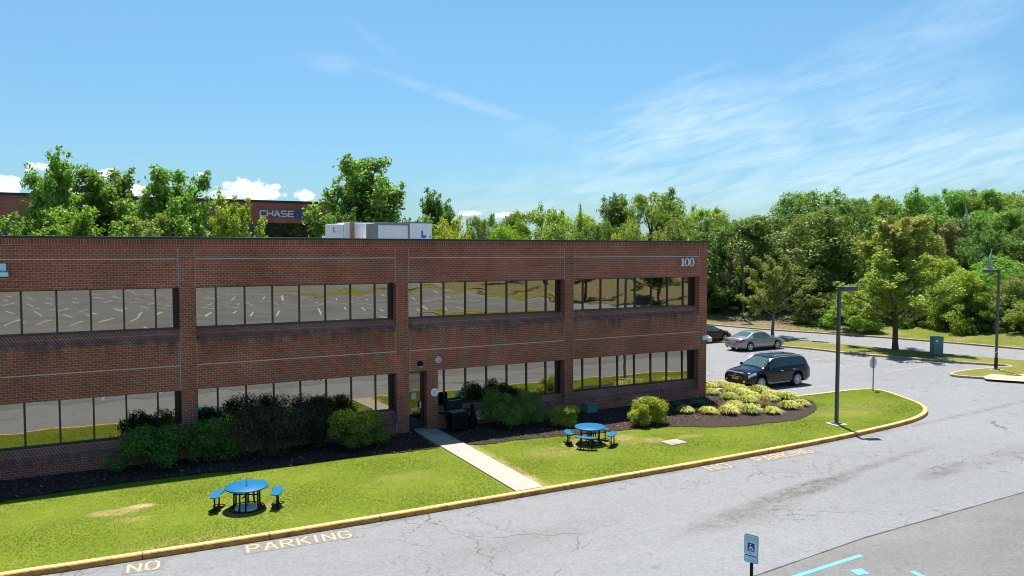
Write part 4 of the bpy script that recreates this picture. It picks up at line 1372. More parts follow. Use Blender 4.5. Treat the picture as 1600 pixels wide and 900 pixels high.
def make_variant(seed, shape, nleaf, leaf):
    """unit tree one unit tall: trunk, rising limbs and side branches, leaf sprays along them"""
    r = np.random.default_rng(seed)
    Hh = 10.0
    C = []; R = []
    mb = MB()

    def tb(pts, rs, seg):
        mb.tube([tuple(c / Hh for c in p) for p in pts], [q / Hh for q in rs], seg)
    if shape in ('maple', 'vase'):
        if shape == 'maple': z0, z1, W, nl, ev = 1.6, 9.0, 3.6, 26, (0.45, 1.15)
        else: z0, z1, W, nl, ev = 2.6, 7.2, 4.3, 17, (0.35, 1.2)
        lean = r.normal(0, 0.2, 2)
        tb([(0, 0, -0.3), (0.03, 0, 0.6), (lean[0] * 0.4, lean[1] * 0.4, z0 + 0.5), (lean[0], lean[1], (z0 + z1) / 2), (lean[0] * 1.6, lean[1] * 1.6, z1)], (0.25, 0.185, 0.155, 0.10, 0.025), 8)
        for i in range(nl):
            f = (i + 0.5) / nl
            z = z0 + (z1 - z0) * f * 0.9
            az_ = i * 2.399 + r.normal(0, 0.35)
            e = ev[0] + (ev[1] - ev[0]) * f + r.normal(0, 0.12)
            ln = W * (1.25 - 0.62 * f) * r.uniform(0.72, 1.15) if shape == 'maple' else W * (1.15 - 0.35 * f) * r.uniform(0.75, 1.15)
            d0 = np.array([math.cos(az_) * math.cos(e), math.sin(az_) * math.cos(e), math.sin(e)])
            p0 = np.array([lean[0] * f * 1.4, lean[1] * f * 1.4, z])
            pm = p0 + d0 * ln * 0.5 + np.array([0, 0, 0.1 * ln])
            p1 = p0 + d0 * ln + np.array([0, 0, 0.12 * ln])
            tb([p0, pm, p1], (0.12 - 0.06 * f, 0.065, 0.012), 5)
            for k in range(7):
                t = 0.25 + 0.75 * (k + r.random()) / 7
                q0 = p0 + (p1 - p0) * t
                dv = d0 * 0.55 + r.normal(0, 0.55, 3) + np.array([0, 0, 0.25]); dv /= np.linalg.norm(dv)
                sl = ln * 0.36 * (1.2 - 0.6 * t) * r.uniform(0.6, 1.3)
                q1 = q0 + dv * sl
                tb([q0, q1], (0.035, 0.008), 4)
                for u in (0.45, 1.0):
                    C.append(q0 + dv * sl * u + r.normal(0, 0.08, 3)); R.append(r.uniform(0.3, 0.6) * (1.1 - 0.35 * u))
            C.append(p1); R.append(0.4)
            if r.random() < 0.6:
                C.append(p1 + d0 * 0.45 + np.array([0, 0, 0.25])); R.append(0.22)
        # leafy heart of the crown
        for i in range(16):
            f = r.random(); a_ = r.uniform(0, 6.28); rr = W * 0.42 * r.random() ** 0.5
            C.append((rr * math.cos(a_), rr * math.sin(a_), z0 + (z1 - z0) * (0.25 + 0.65 * f))); R.append(r.uniform(0.6, 0.95))
        C = np.array(C); R = np.array(R)
        V = leaves(r, C, R, nleaf, leaf, flat=0.9, shell=0.3)
    else:
        nl = {'round': 60, 'tall': 50, 'bush': 52}[shape]
        z0, z1, W = {'round': (2.4, 9.3, 3.7), 'tall': (1.2, 9.4, 2.5), 'bush': (0.3, 8.6, 4.4)}[shape]
        for i in range(nl):
            f = (i + r.random()) / nl
            z = z0 + (z1 - z0) * f
            if shape == 'tall': ww = W * (1.02 - 0.6 * f)
            elif shape == 'bush': ww = W * math.sqrt(max(0.05, 1 - f ** 2))
            else: ww = W * (0.3 + 0.8 * math.sin(PI * (0.12 + 0.76 * f)))
            a_ = i * 2.399 + r.normal(0, 0.5)
            rr = ww * (0.3 + 0.68 * r.random() ** 0.5)
            C.append((rr * math.cos(a_), rr * math.sin(a_), z))
            R.append(r.uniform(0.6, 1.35) * (1.1 - 0.4 * f))
        C = np.array(C); R = np.array(R)
        k = 70
        sel = r.choice(len(C), k)
        dv = r.normal(size=(k, 3)); dv[:, 2] = np.abs(dv[:, 2]) * 1.1; dv /= np.linalg.norm(dv, axis=1)[:, None]
        C2 = C[sel] + dv * (R[sel] * r.uniform(0.9, 1.25, k))[:, None]
        R2 = r.uniform(0.2, 0.45, k)
        V = np.concatenate([leaves(r, C, R, int(nleaf * 0.82), leaf, shell=0.62), leaves(r, C2, R2, int(nleaf * 0.18), leaf * 0.9, flat=1.15, shell=0.2)])
        lean = r.normal(0, 0.25, 2)
        tb([(0, 0, -0.3), (0.02, 0, 0.5), (lean[0] * 0.3, lean[1] * 0.3, z0 * 0.8), (lean[0], lean[1], z0 + (z1 - z0) * 0.55), (lean[0] * 1.4, lean[1] * 1.4, z1 * 0.9)], (0.34, 0.25, 0.21, 0.12, 0.03), 8)
        for i in range(0, len(C), 4):
            c = C[i]
            s_ = max(z0 * 0.55, min(c[2] - 1.2, z1 * 0.75) * 0.8)
            t = s_ / z1
            p0 = (lean[0] * t, lean[1] * t, s_)
            pm = (p0[0] * 0.5 + c[0] * 0.5, p0[1] * 0.5 + c[1] * 0.5, p0[2] * 0.45 + c[2] * 0.55 + 0.1)
            tb([p0, pm, tuple(c)], (0.13, 0.08, 0.025), 5)
    V = V * (1.0 / Hh)
    cr = np_mesh('crown', V, quads(V), L['mid'])
    tr = mb.build('trunk', M['bark'], smooth=True)
    for o in (cr, tr): COL.objects.unlink(o)
    w_ = np.percentile(np.abs(V[:, :2]), 96) * 2
    zt_ = np.percentile(V[:, 2], 99.8)
    return cr.data, tr.data, w_, zt_


VAR = {
    'maple': [make_variant(sd, 'maple', 30000, 0.105) for sd in (11, 12, 15, 16)],
    'vase': [make_variant(21, 'vase', 21000, 0.10), make_variant(22, 'vase', 23000, 0.10)],
    'round': [make_variant(sd, 'round', 36000, 0.10) for sd in (51, 52, 53)],
    'tall': [make_variant(31, 'tall', 22000, 0.12), make_variant(32, 'tall', 22000, 0.12)],
    'bush': [make_variant(41, 'bush', 26000, 0.115), make_variant(42, 'bush', 26000, 0.115)],
}
trng = random.Random(17)
vcount = {}


def tree(xy, height, width, shape, leaf, label, group=None, name='tree', z=0.0, bark='bark', cat='tree'):
    i = vcount.get(shape, 0); vcount[shape] = i + 1
    cm, tm, w0, zt = VAR[shape][i % len(VAR[shape])]
    t = thing(name, label, cat, (xy[0], xy[1], z), trng.uniform(0, 2 * PI), group)
    sz = height / zt; sx = width / w0
    t.scale = (sx, sx, sz)
    for nm, me, mt in (('crown', cm, L[leaf]), ('trunk', tm, M[bark])):
        o = bpy.data.objects.new(nm, me); COL.objects.link(o); o.parent = t
        o.material_slots[0].link = 'OBJECT'; o.material_slots[0].material = mt
    return t


def ptree(px, depth, ytop, wpx, shape, leaf, label, group=None, z=0.0, **kw):
    xy = col(px, depth)
    return tree(xy, ztop(ytop, depth) - z, wpx / FPX * depth, shape, leaf, label, group, z=z, **kw)


# trees between the two buildings
ptree(80, 47, 244, 120, 'maple', 'mid', 'tall pointed green maple above the office roof nearest the left picture edge', name='maple_tree')
ptree(165, 50, 264, 150, 'maple', 'mid', 'broad green maple above the office roof, second from the left edge', name='maple_tree')
ptree(278, 48, 268, 150, 'maple', 'mid', 'green maple above the office roof just left of the white letters', name='maple_tree')
ptree(362, 46, 308, 110, 'maple', 'bright', 'low bushy maple whose twigs reach up to the white bank letters', name='maple_tree')
ptree(222, 44, 336, 130, 'maple', 'mid', 'low green tree filling the gap between the maples behind the roof edge', name='maple_tree')
ptree(105, 44, 326, 150, 'maple', 'bright', 'low green tree under the tall pointed maple behind the roof edge', name='maple_tree')
ptree(576, 54, 250, 176, 'maple', 'mid', 'largest green maple, directly behind the white rooftop air conditioners', name='maple_tree')
ptree(536, 50, 324, 76, 'maple', 'mid', 'low green tree hiding the right end of the bank sign', name='maple_tree')
ptree(688, 66, 300, 86, 'maple', 'dark', 'sparse dark tree against the sky right of the rooftop air conditioners', name='maple_tree')
ptree(705, 50, 343, 110, 'bush', 'yellow', 'yellow green bush just right of the rooftop air conditioners', name='yellow_tree')
# trees beyond the roof, centre
G2 = 'trees in a row beyond the office roof'
for (px, dp, yt, wp, sh, lf) in ((752, 78, 338, 60, 'round', 'mid'), (790, 88, 334, 70, 'round', 'mid'), (838, 86, 326, 95, 'round', 'bright'), (893, 92, 333, 80, 'round', 'bright'), (935, 98, 340, 60, 'round', 'mid'), (1085, 104, 324, 110, 'round', 'bright'), (1050, 84, 346, 90, 'bush', 'olive'), (985, 78, 350, 90, 'bush', 'olive'), (870, 74, 348, 90, 'bush', 'olive'), (925, 76, 352, 80, 'bush', 'olive'), (790, 72, 352, 90, 'bush', 'bright'), (1110, 90, 345, 90, 'bush', 'olive')):
    ptree(px, dp, yt, wp, sh, lf, 'green tree in the row showing above the right half of the office roof', G2)
ptree(962, 100, 306, 64, 'tall', 'dark', 'narrow dark green tree left of the tallest tree beyond the office roof', name='tree')
ptree(1022, 98, 300, 118, 'round', 'mid', 'tallest rounded tree beyond the office roof, above the number 100', name='tree')
ptree(905, 84, 322, 44, 'vase', 'olive', 'thin sparse twiggy tree standing out of the row beyond the roof', name='tree')

# the wood on the right
G3 = 'trees of the wood at the right'
for (px, dp, yt, wp, sh, lf) in ((1150, 118, 343, 110, 'round', 'bright'), (1212, 118, 340, 80, 'round', 'mid'), (1345, 122, 312, 100, 'round', 'mid'), (1395, 118, 306, 110, 'round', 'mid'), (1450, 116, 299, 110, 'round', 'mid'), (1505, 118, 298, 100, 'round', 'mid'), (1552, 116, 300, 100, 'round', 'mid'), (1605, 114, 296, 110, 'round', 'mid'), (1665, 112, 300, 110, 'round', 'mid'), (1720, 110, 300, 110, 'round', 'mid'),
                                 (1350, 100, 334, 100, 'tall', 'bright'), (1455, 98, 335, 90, 'tall', 'mid'), (1555, 98, 330, 100, 'round', 'mid'), (1600, 96, 325, 110, 'round', 'mid'), (1650, 96, 330, 110, 'round', 'mid'), (1500, 96, 342, 80, 'round', 'dark'), (1425, 92, 350, 90, 'round', 'mid'), (1600, 88, 352, 120, 'bush', 'dark'), (1540, 88, 360, 110, 'bush', 'dark'), (1660, 86, 350, 110, 'round', 'dark')):
    ptree(px, dp, yt, wp, sh, lf, 'leafy green tree in the dense wood beyond the far road at right', G3, z=1.5)
ptree(1272, 116, 299, 120, 'round', 'mid', 'wide crowned tree rising highest behind the silver sedan', z=1.5)
ptree(1298, 98, 330, 105, 'round', 'bright', 'vivid light green tree behind the dark trees at the road', z=1.5)
tree(col(1140, 86), 11.0, 9.4, 'round', 'dark', 'dark green tree with grey trunk next to the brick corner beyond the far kerb', name='roadside_tree', z=0.3, bark='bark_grey')
tree(col(1244, 82), 11.3, 11.2, 'round', 'dark', 'dark green tree with thick grey trunk right of the small parking lot tree', name='roadside_tree', z=0.5, bark='bark_grey')
tree(col(1192, 93), 11.2, 8.0, 'round', 'dark', 'dark tree between the two grey trunks, set back from the kerb', name='roadside_tree', z=0.6, bark='bark_grey')
tree((70.5, 55.0), 12.0, 8.6, 'round', 'dark', 'dark shaded tree behind the thick grey trunk', name='roadside_tree', z=1.0, bark='bark_grey')
tree((51.7, 48.0), 7.1, 5.2, 'vase', 'olive', 'small vase shaped olive green tree on the median behind the silver sedan', name='median_tree', z=0.13, bark='bark_grey')
tree((53.1, 37.1), 10.0, 6.5, 'maple', 'redtip', 'tall green tree with reddish top leaves on the median beside the teal cabinet', name='median_tree', z=0.13)
ptree(1388, 92, 352, 120, 'round', 'bright', 'tall pale green tree straight behind the median tree', z=1.0)
# understorey on the bank
G4 = 'bushes along the grass bank'
for (px, dp, yt, wp, lf) in ((1105, 92, 440, 70, 'shrub'), (1150, 93, 430, 90, 'shrub'), (1200, 90, 425, 90, 'shrub'), (1262, 86, 430, 90, 'shrub'), (1300, 80, 448, 70, 'dark'), (1337, 70, 456, 80, 'bright'), (1375, 73, 455, 70, 'dark'), (1440, 76, 440, 70, 'mid'), (1478, 72, 445, 80, 'mid'), (1510, 67, 424, 90, 'bright'), (1545, 70, 418, 80, 'bright'), (1592, 66, 428, 70, 'olive'), (1640, 66, 420, 100, 'mid'), (1470, 80, 405, 110, 'bright'), (1400, 80, 420, 110, 'mid'), (1560, 80, 400, 110, 'mid'), (1530, 66, 465, 70, 'dark'), (1320, 84, 420, 100, 'dark'), (1575, 72, 440, 70, 'olive')):
    ptree(px, dp, yt, wp, 'bush', lf, 'green bush at the foot of the wood on the grass bank', G4, z=0.6, name='bush', cat='bush')
for i in range(19):
    px = 1108 + i * 30
    dp = 69.2 - (px - 1290) * 0.036 + (6.0 if px > 1285 else 10.0) + trng.uniform(-0.8, 1.6)
    ptree(px, dp, trng.uniform(438, 466), trng.uniform(58, 84), 'bush', trng.choice(['dark', 'mid', 'dark', 'olive']) if px > 1285 else 'shrub', 'green bush at the foot of the wood on the grass bank', G4, z=0.35, name='bush', cat='bush')
# feathery evergreen and vine covered snag, dead trunk
ptree(1500, 73, 430, 120, 'bush', 'olive', 'feathery grey green evergreen spreading over the grass bank behind the right lamp post', name='evergreen_shrub', z=0.5, cat='bush')
sn = thing('vine_covered_snag', 'brown vine draped broken trunk leaning among the trees at right', 'dead tree', (*col(1486, 84), 1.4))
MB().tube([(0, 0, 0), (0.1, 0, 4.0), (-0.2, 0, 7.0), (-0.9, 0, 9.2)], [0.3, 0.25, 0.2, 0.06], 7).tube([(-0.1, 0, 6.6), (-1.0, -0.2, 8.0), (-2.0, -0.3, 8.6), (-2.6, -0.3, 8.0)], [0.16, 0.13, 0.1, 0.04], 6).tube([(0, 0, 6.0), (1.0, 0.1, 7.6), (1.6, 0.2, 9.0)], [0.14, 0.1, 0.03], 6).build('trunk', M['bark'], sn, smooth=True)
r_ = np.random.default_rng(8)
Cc = np.array([(-0.3, 0, z) for z in np.linspace(2, 9, 12)] + [(-1.0, 0, 8.0), (-1.6, -0.2, 8.5), (-2.2, -0.3, 8.5), (-2.6, -0.3, 7.8), (0.9, 0.1, 7.4), (1.4, 0.2, 8.6)], float)
Vv = leaves(r_, Cc, np.array([0.62] * 12 + [0.42] * 6), 3600, 0.13)
np_mesh('vines', Vv, quads(Vv), L['tan'], sn)
dt = thing('dead_trunk', 'bare bleached dead trunk standing above the wood at right', 'dead tree', (*col(1507, 94), 1.5))
MB().tube([(0, 0, 0), (0.1, 0, 6.0), (-0.25, 0, 9.2), (0.25, 0, 10.8), (-0.2, 0, 12.4)], [0.32, 0.28, 0.22, 0.16, 0.03], 8).tube([(-0.05, 0, 10.6), (0.55, 0, 9.0), (0.9, 0, 8.4)], [0.1, 0.07, 0.02], 6).build('trunk', M['dead_wood'], dt, smooth=True)
# trees of the lot behind the viewpoint, mirrored in the glass
G5 = 'trees mirrored in the office windows'
for (x, y, hh, ww) in ((64, -36.5, 9, 9), (68, -24, 9, 9), (72, -62, 10, 10), (98, -42, 10, 11), (50, -77, 8, 8), (30, -132, 12, 12), (52, -132, 12, 12), (82, -95, 12, 13), (8, -134, 12, 12), (-14, -134, 12, 12), (105, -70, 12, 13), (118, -48, 12, 13)):
    tree((x, y), hh, ww, 'vase', 'dark', 'green lot tree seen only as a reflection in the upper office windows', G5)


# ------------------------------------------------------------------ shrubs by the office
def shrub(name, px, py, wpx, hpx, leaf, label, nleaf=9000, ls=0.042, twigs=False, dense=0.6, group=None, twigmat='bark', depth_k=0.8, seed=1, yoff=0.0):
    """px,py: middle of its foot in the survey photo; wpx,hpx: size there"""
    x, y = at(px, py, LZ)
    k = (x * FH[0] + y * FH[1]) / FPX
    depth_k = min(depth_k, 0.62)
    back = (0.2 if 'golden' in name else 0.42) * depth_k * wpx * k
    y = min(y + yoff + back, 29.35 - 0.42 * depth_k * wpx * k)
    k = (x * FH[0] + y * FH[1]) / FPX
    W, Hh = wpx * k, hpx * k
    t = thing(name, label, 'shrub', (x, y, LZ), 0, group)
    r = np.random.default_rng(seed)
    n = 34
    C = []; R = []
    for i in range(n):
        a = r.uniform(0, 2 * PI); f = r.random() ** 0.6
        z = r.uniform(0.18, 0.86)
        ww = math.sqrt(max(0.05, 1 - max(0, z - 0.3) ** 2 * 1.9))
        C.append((W * 0.5 * f * ww * 0.8 * math.cos(a), W * 0.5 * depth_k * f * ww * 0.8 * math.sin(a), Hh * z * 0.93))
        R.append(Hh * r.uniform(0.13, 0.24))
    C = np.array(C); R = np.array(R)
    V = leaves(r, C, R, nleaf, ls, flat=0.85, shell=dense, up=0.5)
    V[:, 2] = np.maximum(V[:, 2], 0.02)
    np_mesh('foliage', V, quads(V), L[leaf], t)
    tw = MB()
    for i in range(26 if twigs else 9):
        a = r.uniform(0, 2 * PI); f = r.uniform(0.2, 1.0)
        e = (W * 0.48 * f * math.cos(a), W * 0.48 * depth_k * f * math.sin(a), Hh * r.uniform(0.6, 1.02) * (1.05 - 0.4 * f))
        tw.tube([(0.1 * math.cos(a), 0.1 * math.sin(a), -0.03), (e[0] * 0.55, e[1] * 0.55, e[2] * 0.45), e], [0.022, 0.015, 0.004], 5)
    tw.build('branches', M[twigmat], t)
    return t


shrub('evergreen_shrub', 240, 736, 132, 84, 'shrub', 'dark green rounded shrub in the shaded bed, farthest left by the wall', 12000, seed=1)
shrub('evergreen_shrub', 335, 727, 88, 74, 'shrub', 'mid green shrub between the left shrub and the dark twiggy one', 8000, seed=2)
shrub('twiggy_shrub', 425, 722, 150, 98, 'shrub_dead', 'large dark twiggy half bare shrub in the middle of the left bed', 15000, ls=0.034, twigs=True, dense=0.3, seed=3)
shrub('twiggy_shrub', 500, 702, 80, 82, 'shrub_dead', 'dark sparse shrub against the lower window left of the entrance', 5500, ls=0.036, twigs=True, dense=0.3, seed=13, yoff=0.5)
shrub('evergreen_shrub', 560, 704, 112, 68, 'shrub_tip', 'green shrub with yellow leaf tips beside the brick pilaster left of the door', 14000, seed=4, yoff=-0.45)
shrub('evergreen_shrub', 330, 705, 60, 62, 'shrub', 'small green shrub close to the wall below the second window bay', 4500, seed=14, yoff=0.3)
shrub('evergreen_shrub', 807, 667, 128, 66, 'shrub', 'dense mid green mounded shrub right of the barbecue grill', 22000, ls=0.036, seed=5)
shrub('golden_shrub', 880, 666, 54, 38, 'euonymus', 'small golden green shrub behind the right picnic table', 7500, ls=0.036, seed=6, yoff=-0.3)
shrub('golden_shrub', 1019, 666, 80, 48, 'euonymus', 'rounded golden shrub in the mulch before the number 100 bay', 14000, ls=0.036, seed=7)


def clump_mesh(seed, n, length, w_, arch):
    r = np.random.default_rng(seed)
    V = []; F = []
    for i in range(n):
        a = r.uniform(0, 2 * PI); ln = length * r.uniform(0.65, 1.15); tilt = r.uniform(0.15, 1.25)
        o = len(V)
        bx, by = r.normal(0, 0.07, 2)
        sx, sy = -math.sin(a), math.cos(a)
        for k in range(5):
            s = k / 4
            th = tilt + arch * s
            rr = ln * (math.sin(tilt) * s + 0.45 * arch * s * s)
            zz = ln * (math.cos(tilt) * s + 0.15 * s - 0.55 * arch * s * s * 0.8)
            ww = w_ * (0.5 + 1.2 * s - 1.62 * s * s)
            cx, cy = bx + rr * math.cos(a), by + rr * math.sin(a)
            V.append((cx - sx * ww, cy - sy * ww, max(0.0, zz))); V.append((cx + sx * ww, cy + sy * ww, max(0.0, zz)))
        for k in range(4):
            F.append((o + 2 * k, o + 2 * k + 1, o + 2 * k + 3, o + 2 * k + 2))
    return np.array(V), np.array(F)


def mound_mesh(seed, n, rad, hgt, w_):
    r = np.random.default_rng(seed)
    V = []; F = []
    for i in range(n):
        a_ = r.uniform(0, 2 * PI); re = rad * r.uniform(0.3, 1.1)
        o = len(V)
        sx, sy = -math.sin(a_), math.cos(a_)
        bx, by = r.normal(0, rad * 0.22, 2)
        pk = hgt * r.uniform(0.7, 1.12) * (1.05 - 0.35 * (re / rad) ** 2)
        for k in range(6):
            t = k / 5
            zz = pk * math.sin(PI * min(1.0, 0.06 + 0.80 * t)) ** 0.8
            ww = w_ * (0.45 + 1.7 * t - 2.1 * t * t)
            cx, cy = bx + re * t * math.cos(a_), by + re * t * math.sin(a_)
            V.append((cx - sx * ww, cy - sy * ww, zz)); V.append((cx + sx * ww, cy + sy * ww, zz + 0.01))
        for k in range(5):
            F.append((o + 2 * k, o + 2 * k + 1, o + 2 * k + 3, o + 2 * k + 2))
    return np.array(V), np.array(F)


HM = [mound_mesh(60 + q_, 330, 0.56, 0.44, 0.024) for q_ in range(4)]
hostas = [(1069, 646), (1106, 647), (1138, 648), (1147, 638), (1172, 647), (1206, 647), (1233, 639), (1251, 635), (1232, 626), (1169, 630), (1140, 625), (1144, 616), (1202, 627), (1205, 619), (1111, 617), (1112, 607), (1141, 608), (1161, 619), (1176, 624), (1190, 616), (1221, 623), (1155, 611), (1216, 616), (1128, 606)]
hcache = []
for i, (px, py) in enumerate(hostas):
    x, y = at(px, py, LZ)
    x = min(x, 30.0) if y > 28.2 else x
    if i < 4:
        o = np_mesh('strap_leaf_clump', HM[i][0], HM[i][1], L['hosta'])
        hcache.append(o)
    else:
        o = hcache[i % 4].copy(); COL.objects.link(o)
    o.location = (x, y, LZ + 0.02); o.rotation_euler = (0, 0, random.uniform(0, 6.28))
    sc = random.uniform(0.72, 0.95)
    o.scale = (sc, sc, sc * random.uniform(0.9, 1.1))
    tag(o, 'clump of variegated yellow green strap leaves in the mulch at the office corner', 'plant', 'yellow leaf clumps in the corner bed')
Vh, Fh = clump_mesh(90, 260, 0.42, 0.012, 0.7)
for (px, py, lb) in ((1061, 638, 'blue green grass tuft between the golden shrub and the corner pilaster'), (1092, 635, 'blue green grass tuft at the foot of the corner pilaster')):
    x, y = at(px, py, LZ)
    o = np_mesh('grass_tuft', Vh, Fh, L['bluegrass']); o.location = (x, y, LZ + 0.02); o.scale = (1.15, 1.15, 0.95)
    tag(o, lb, 'plant')
Vh, Fh = clump_mesh(91, 160, 0.5, 0.01, 0.5)
x, y = at(1195, 637, LZ)
o = np_mesh('grass_tuft', Vh, Fh, L['tan']); o.location = (x, y, LZ + 0.02)
tag(o, 'dry tan grass tuft among the yellow leaf clumps', 'plant')
rk = thing('rock', 'pale rock among the yellow leaf clumps beside the brick corner', 'rock', (*at(1124, 614, LZ), LZ + 0.03))
mbr = MB().lathe([(0.05, 0.0), (0.26, 0.02), (0.3, 0.1), (0.2, 0.2), (0.05, 0.23)], 9)
mbr.v = [(x * (1 + 0.2 * math.sin(i * 2.1)), y * (0.8 + 0.2 * math.cos(i * 1.7)), z) for i, (x, y, z) in enumerate(mbr.v)]
mbr.build('stone', M['rock'], rk)

# ------------------------------------------------------------------ picnic tables and benches


def arc_seat(r0, r1, span, z, t, n=14):
    mb = MB()
    vs = []
    for i in range(n + 1):
        a = -span / 2 + span * i / n
        # rounded ends
        e = min(i, n - i); k = 1.0 if e > 1 else (0.93 if e == 1 else 0.8)
        rm = (r0 + r1) / 2; h = (r1 - r0) / 2 * k
        vs.append([((rm - h) * math.cos(a), (rm - h) * math.sin(a)), ((rm + h) * math.cos(a), (rm + h) * math.sin(a))])
    poly = [v[0] for v in vs] + [v[1] for v in vs][::-1]
    mb.prism(poly, z, z + t)
    return mb


def picnic_table(x, y, label, pad, pole):
    t = thing('picnic_table', label, 'table', (x, y, LZ), 0.3, 'round blue picnic tables')
    MB().lathe([(0.54, 0.62), (0.60, 0.622), (0.615, 0.635), (0.615, 0.66), (0.60, 0.672), (0.05, 0.672)], 48).build('tabletop', M['blue'], t, smooth=True)
    for k in range(8):
        a = PI / 4 + (k // 2) * PI / 2 + (-0.24 if k % 2 else 0.24)
        c, s = math.cos(a), math.sin(a)
        lg_ = MB().tube([(0.36 * c, 0.36 * s, 0.62), (0.36 * c, 0.36 * s, 0.2), (0.37 * c, 0.37 * s, 0.1), (0.42 * c, 0.42 * s, -0.02)], 0.027, 8)
        lg_.build('leg', M['black'], t, smooth=True)
    br = MB()
    br.tube([(0.36 * math.cos(k * 2 * PI / 24), 0.36 * math.sin(k * 2 * PI / 24), 0.59) for k in range(25)], 0.02, 6)
    for k in range(2):
        a = PI / 4 + k * PI / 2
        br.tube([(0.36 * math.cos(a), 0.36 * math.sin(a), 0.40), (-0.36 * math.cos(a), -0.36 * math.sin(a), 0.40 + 0.001 * k)], 0.018, 6)
    br.tube([(0.5 * math.cos(k * 2 * PI / 28), 0.5 * math.sin(k * 2 * PI / 28), 0.02) for k in range(29)], 0.014, 6)
    br.build('brace', M['black'], t, smooth=True)
    MB().tube([(0, 0, 0.0), (0, 0, 0.46)], 0.035, 10).build('umbrella_socket', M['grey_metal'], t)
    if pole:
        MB().tube([(0, 0, 0.46), (0, 0, 0.92)], 0.014, 8).build('umbrella_stub', M['galv'], t)
    MB().lathe([(0.03, 0.6725), (0.03, 0.677)], 12).build('umbrella_hole', M['black'], t)
    if pad:
        p = thing('concrete_pad', 'round white concrete pad under the left picnic table', 'pad', (x, y, LZ + 0.004))
        MB().lathe([(0.34, 0), (0.34, 0.03), (0.31, 0.04)], 26).build('slab', M['off_white'], p)
    return t


def bench(x, y, tx, ty, label, dist_in=0.78):
    a = math.atan2(y - ty, x - tx)
    ox, oy = x - 0.95 * math.cos(a), y - 0.95 * math.sin(a)
    b_ = thing('curved_bench', label, 'bench', (x, y, LZ), a, 'blue curved benches round the picnic tables')
    m_ = arc_seat(0.82, 1.10, 0.86, 0.43, 0.035)
    m_.v = [(vx - 0.95, vy, vz) for vx, vy, vz in m_.v]
    m_.build('seat', M['blue'], b_, bevel=0.012)
    for s in (-1, 1):
        yy = 0.22 * s
        lg_ = MB().tube([(0.0, yy, 0.428), (0.0, yy, 0.04), (0.03, yy, 0.0)], 0.024, 8)
        lg_.build('leg', M['black'], b_, smooth=True)
        hp = MB().tube([(0.17 * math.cos(q), yy + 0.13 * math.sin(q), 0.02) for q in np.linspace(0, 2 * PI, 17)], 0.012, 6)
        hp.build('foot_hoop', M['black'], b_, smooth=True)
    return b_


t1 = at(386, 793.5, LZ); t2 = at(922, 692.5, LZ)
picnic_table(*t1, 'round blue picnic table on the left lawn with an umbrella stub', True, True)
picnic_table(*t2, 'round blue picnic table on the right lawn with benches on all sides', False, False)
for (px, py, T, lb) in ((339, 795, t1, 'blue curved bench left of the left picnic table'), (434, 790, t1, 'blue curved bench right of the left picnic table'),
                        (888, 693, t2, 'blue curved bench left of the right picnic table'), (916, 702, t2, 'blue curved bench in front of the right picnic table'), (957, 696, t2, 'blue curved bench right of the right picnic table'), (938, 686, t2, 'blue curved bench behind the right picnic table')):
    x, y = at(px, py, LZ)
    bench(x, y, T[0], T[1], lb)

# ------------------------------------------------------------------ grill, ash receptacle, cover, ground light
gx_, gy_ = 12.62, 28.72
gr_ = thing('barbecue_grill', 'black gas grill with its lid open beside the entrance', 'grill', (gx_, gy_, LZ + 0.02), 0.15)
MB().box(-0.36, 0.36, -0.24, 0.24, 0.12, 0.62).build('cart', M['black_plastic'], gr_, bevel=0.02)
MB().box(-0.4, 0.4, -0.27, 0.27, 0.621, 0.84).build('firebox', M['black'], gr_, bevel=0.03)
MB().box(0.405, 0.78, -0.22, 0.22, 0.80, 0.84).build('side_shelf', M['black_plastic'], gr_, bevel=0.01)
MB().box(-0.78, -0.405, -0.22, 0.22, 0.80, 0.84).build('side_shelf', M['black_plastic'], gr_, bevel=0.01)
MB().prism_yz([(0.27, 0.845), (0.40, 0.9), (0.46, 1.2), (0.36, 1.36), (0.24, 1.32), (0.22, 1.1), (0.18, 0.9)], -0.4, 0.4).build('lid', M['black'], gr_, bevel=0.03)
MB().tube([(-0.3, 0.18, 1.26), (-0.3, 0.14, 1.28), (0.3, 0.14, 1.28), (0.3, 0.18, 1.26)], 0.014, 6).build('handle', M['grey_metal'], gr_)
MB().box(-0.36, 0.36, -0.23, 0.23, 0.841, 0.853).build('grate', M['grey_metal'], gr_)
for sx in (-0.3, 0.3):
    MB().lathe([(0.09, -0.03), (0.09, 0.03)], 16, (sx, 0.2, 0.07), 'x').build('wheel', M['tyre'], gr_)
    MB().box(sx - 0.03, sx + 0.03, -0.22, -0.16, -0.02, 0.119).build('leg', M['black'], gr_)
ash = thing('ash_receptacle', 'black bottle shaped ash bin standing in the mulch right of the grill', 'ash bin', (13.45, 28.95, LZ + 0.02))
MB().lathe([(0.20, 0.0), (0.21, 0.05), (0.20, 0.35), (0.13, 0.5), (0.065, 0.6), (0.06, 0.88)], 22).build('body', M['black_plastic'], ash, smooth=True)
MB().lathe([(0.055, 0.881), (0.085, 0.9), (0.085, 1.0), (0.05, 1.03)], 18).build('head', M['black'], ash, smooth=True)
mc = thing('utility_cover', 'square pale concrete utility cover set in the right lawn', 'cover', (*at(1053, 691.5, LZ), LZ), 0.05)
MB().box(-0.42, 0.42, -0.33, 0.33, 0, 0.035).build('frame', M['concrete_base'], mc, bevel=0.012)
MB().box(-0.34, 0.34, -0.25, 0.25, 0.0355, 0.043).build('lid', simple('cover_lid', (0.29, 0.26, 0.205), 0.9, var=0.3), mc)
fl_ = thing('ground_floodlight', 'small black floodlight on the mulch at the left end of the bed', 'light', (*at(168, 731, LZ), LZ + 0.02), 2.6)
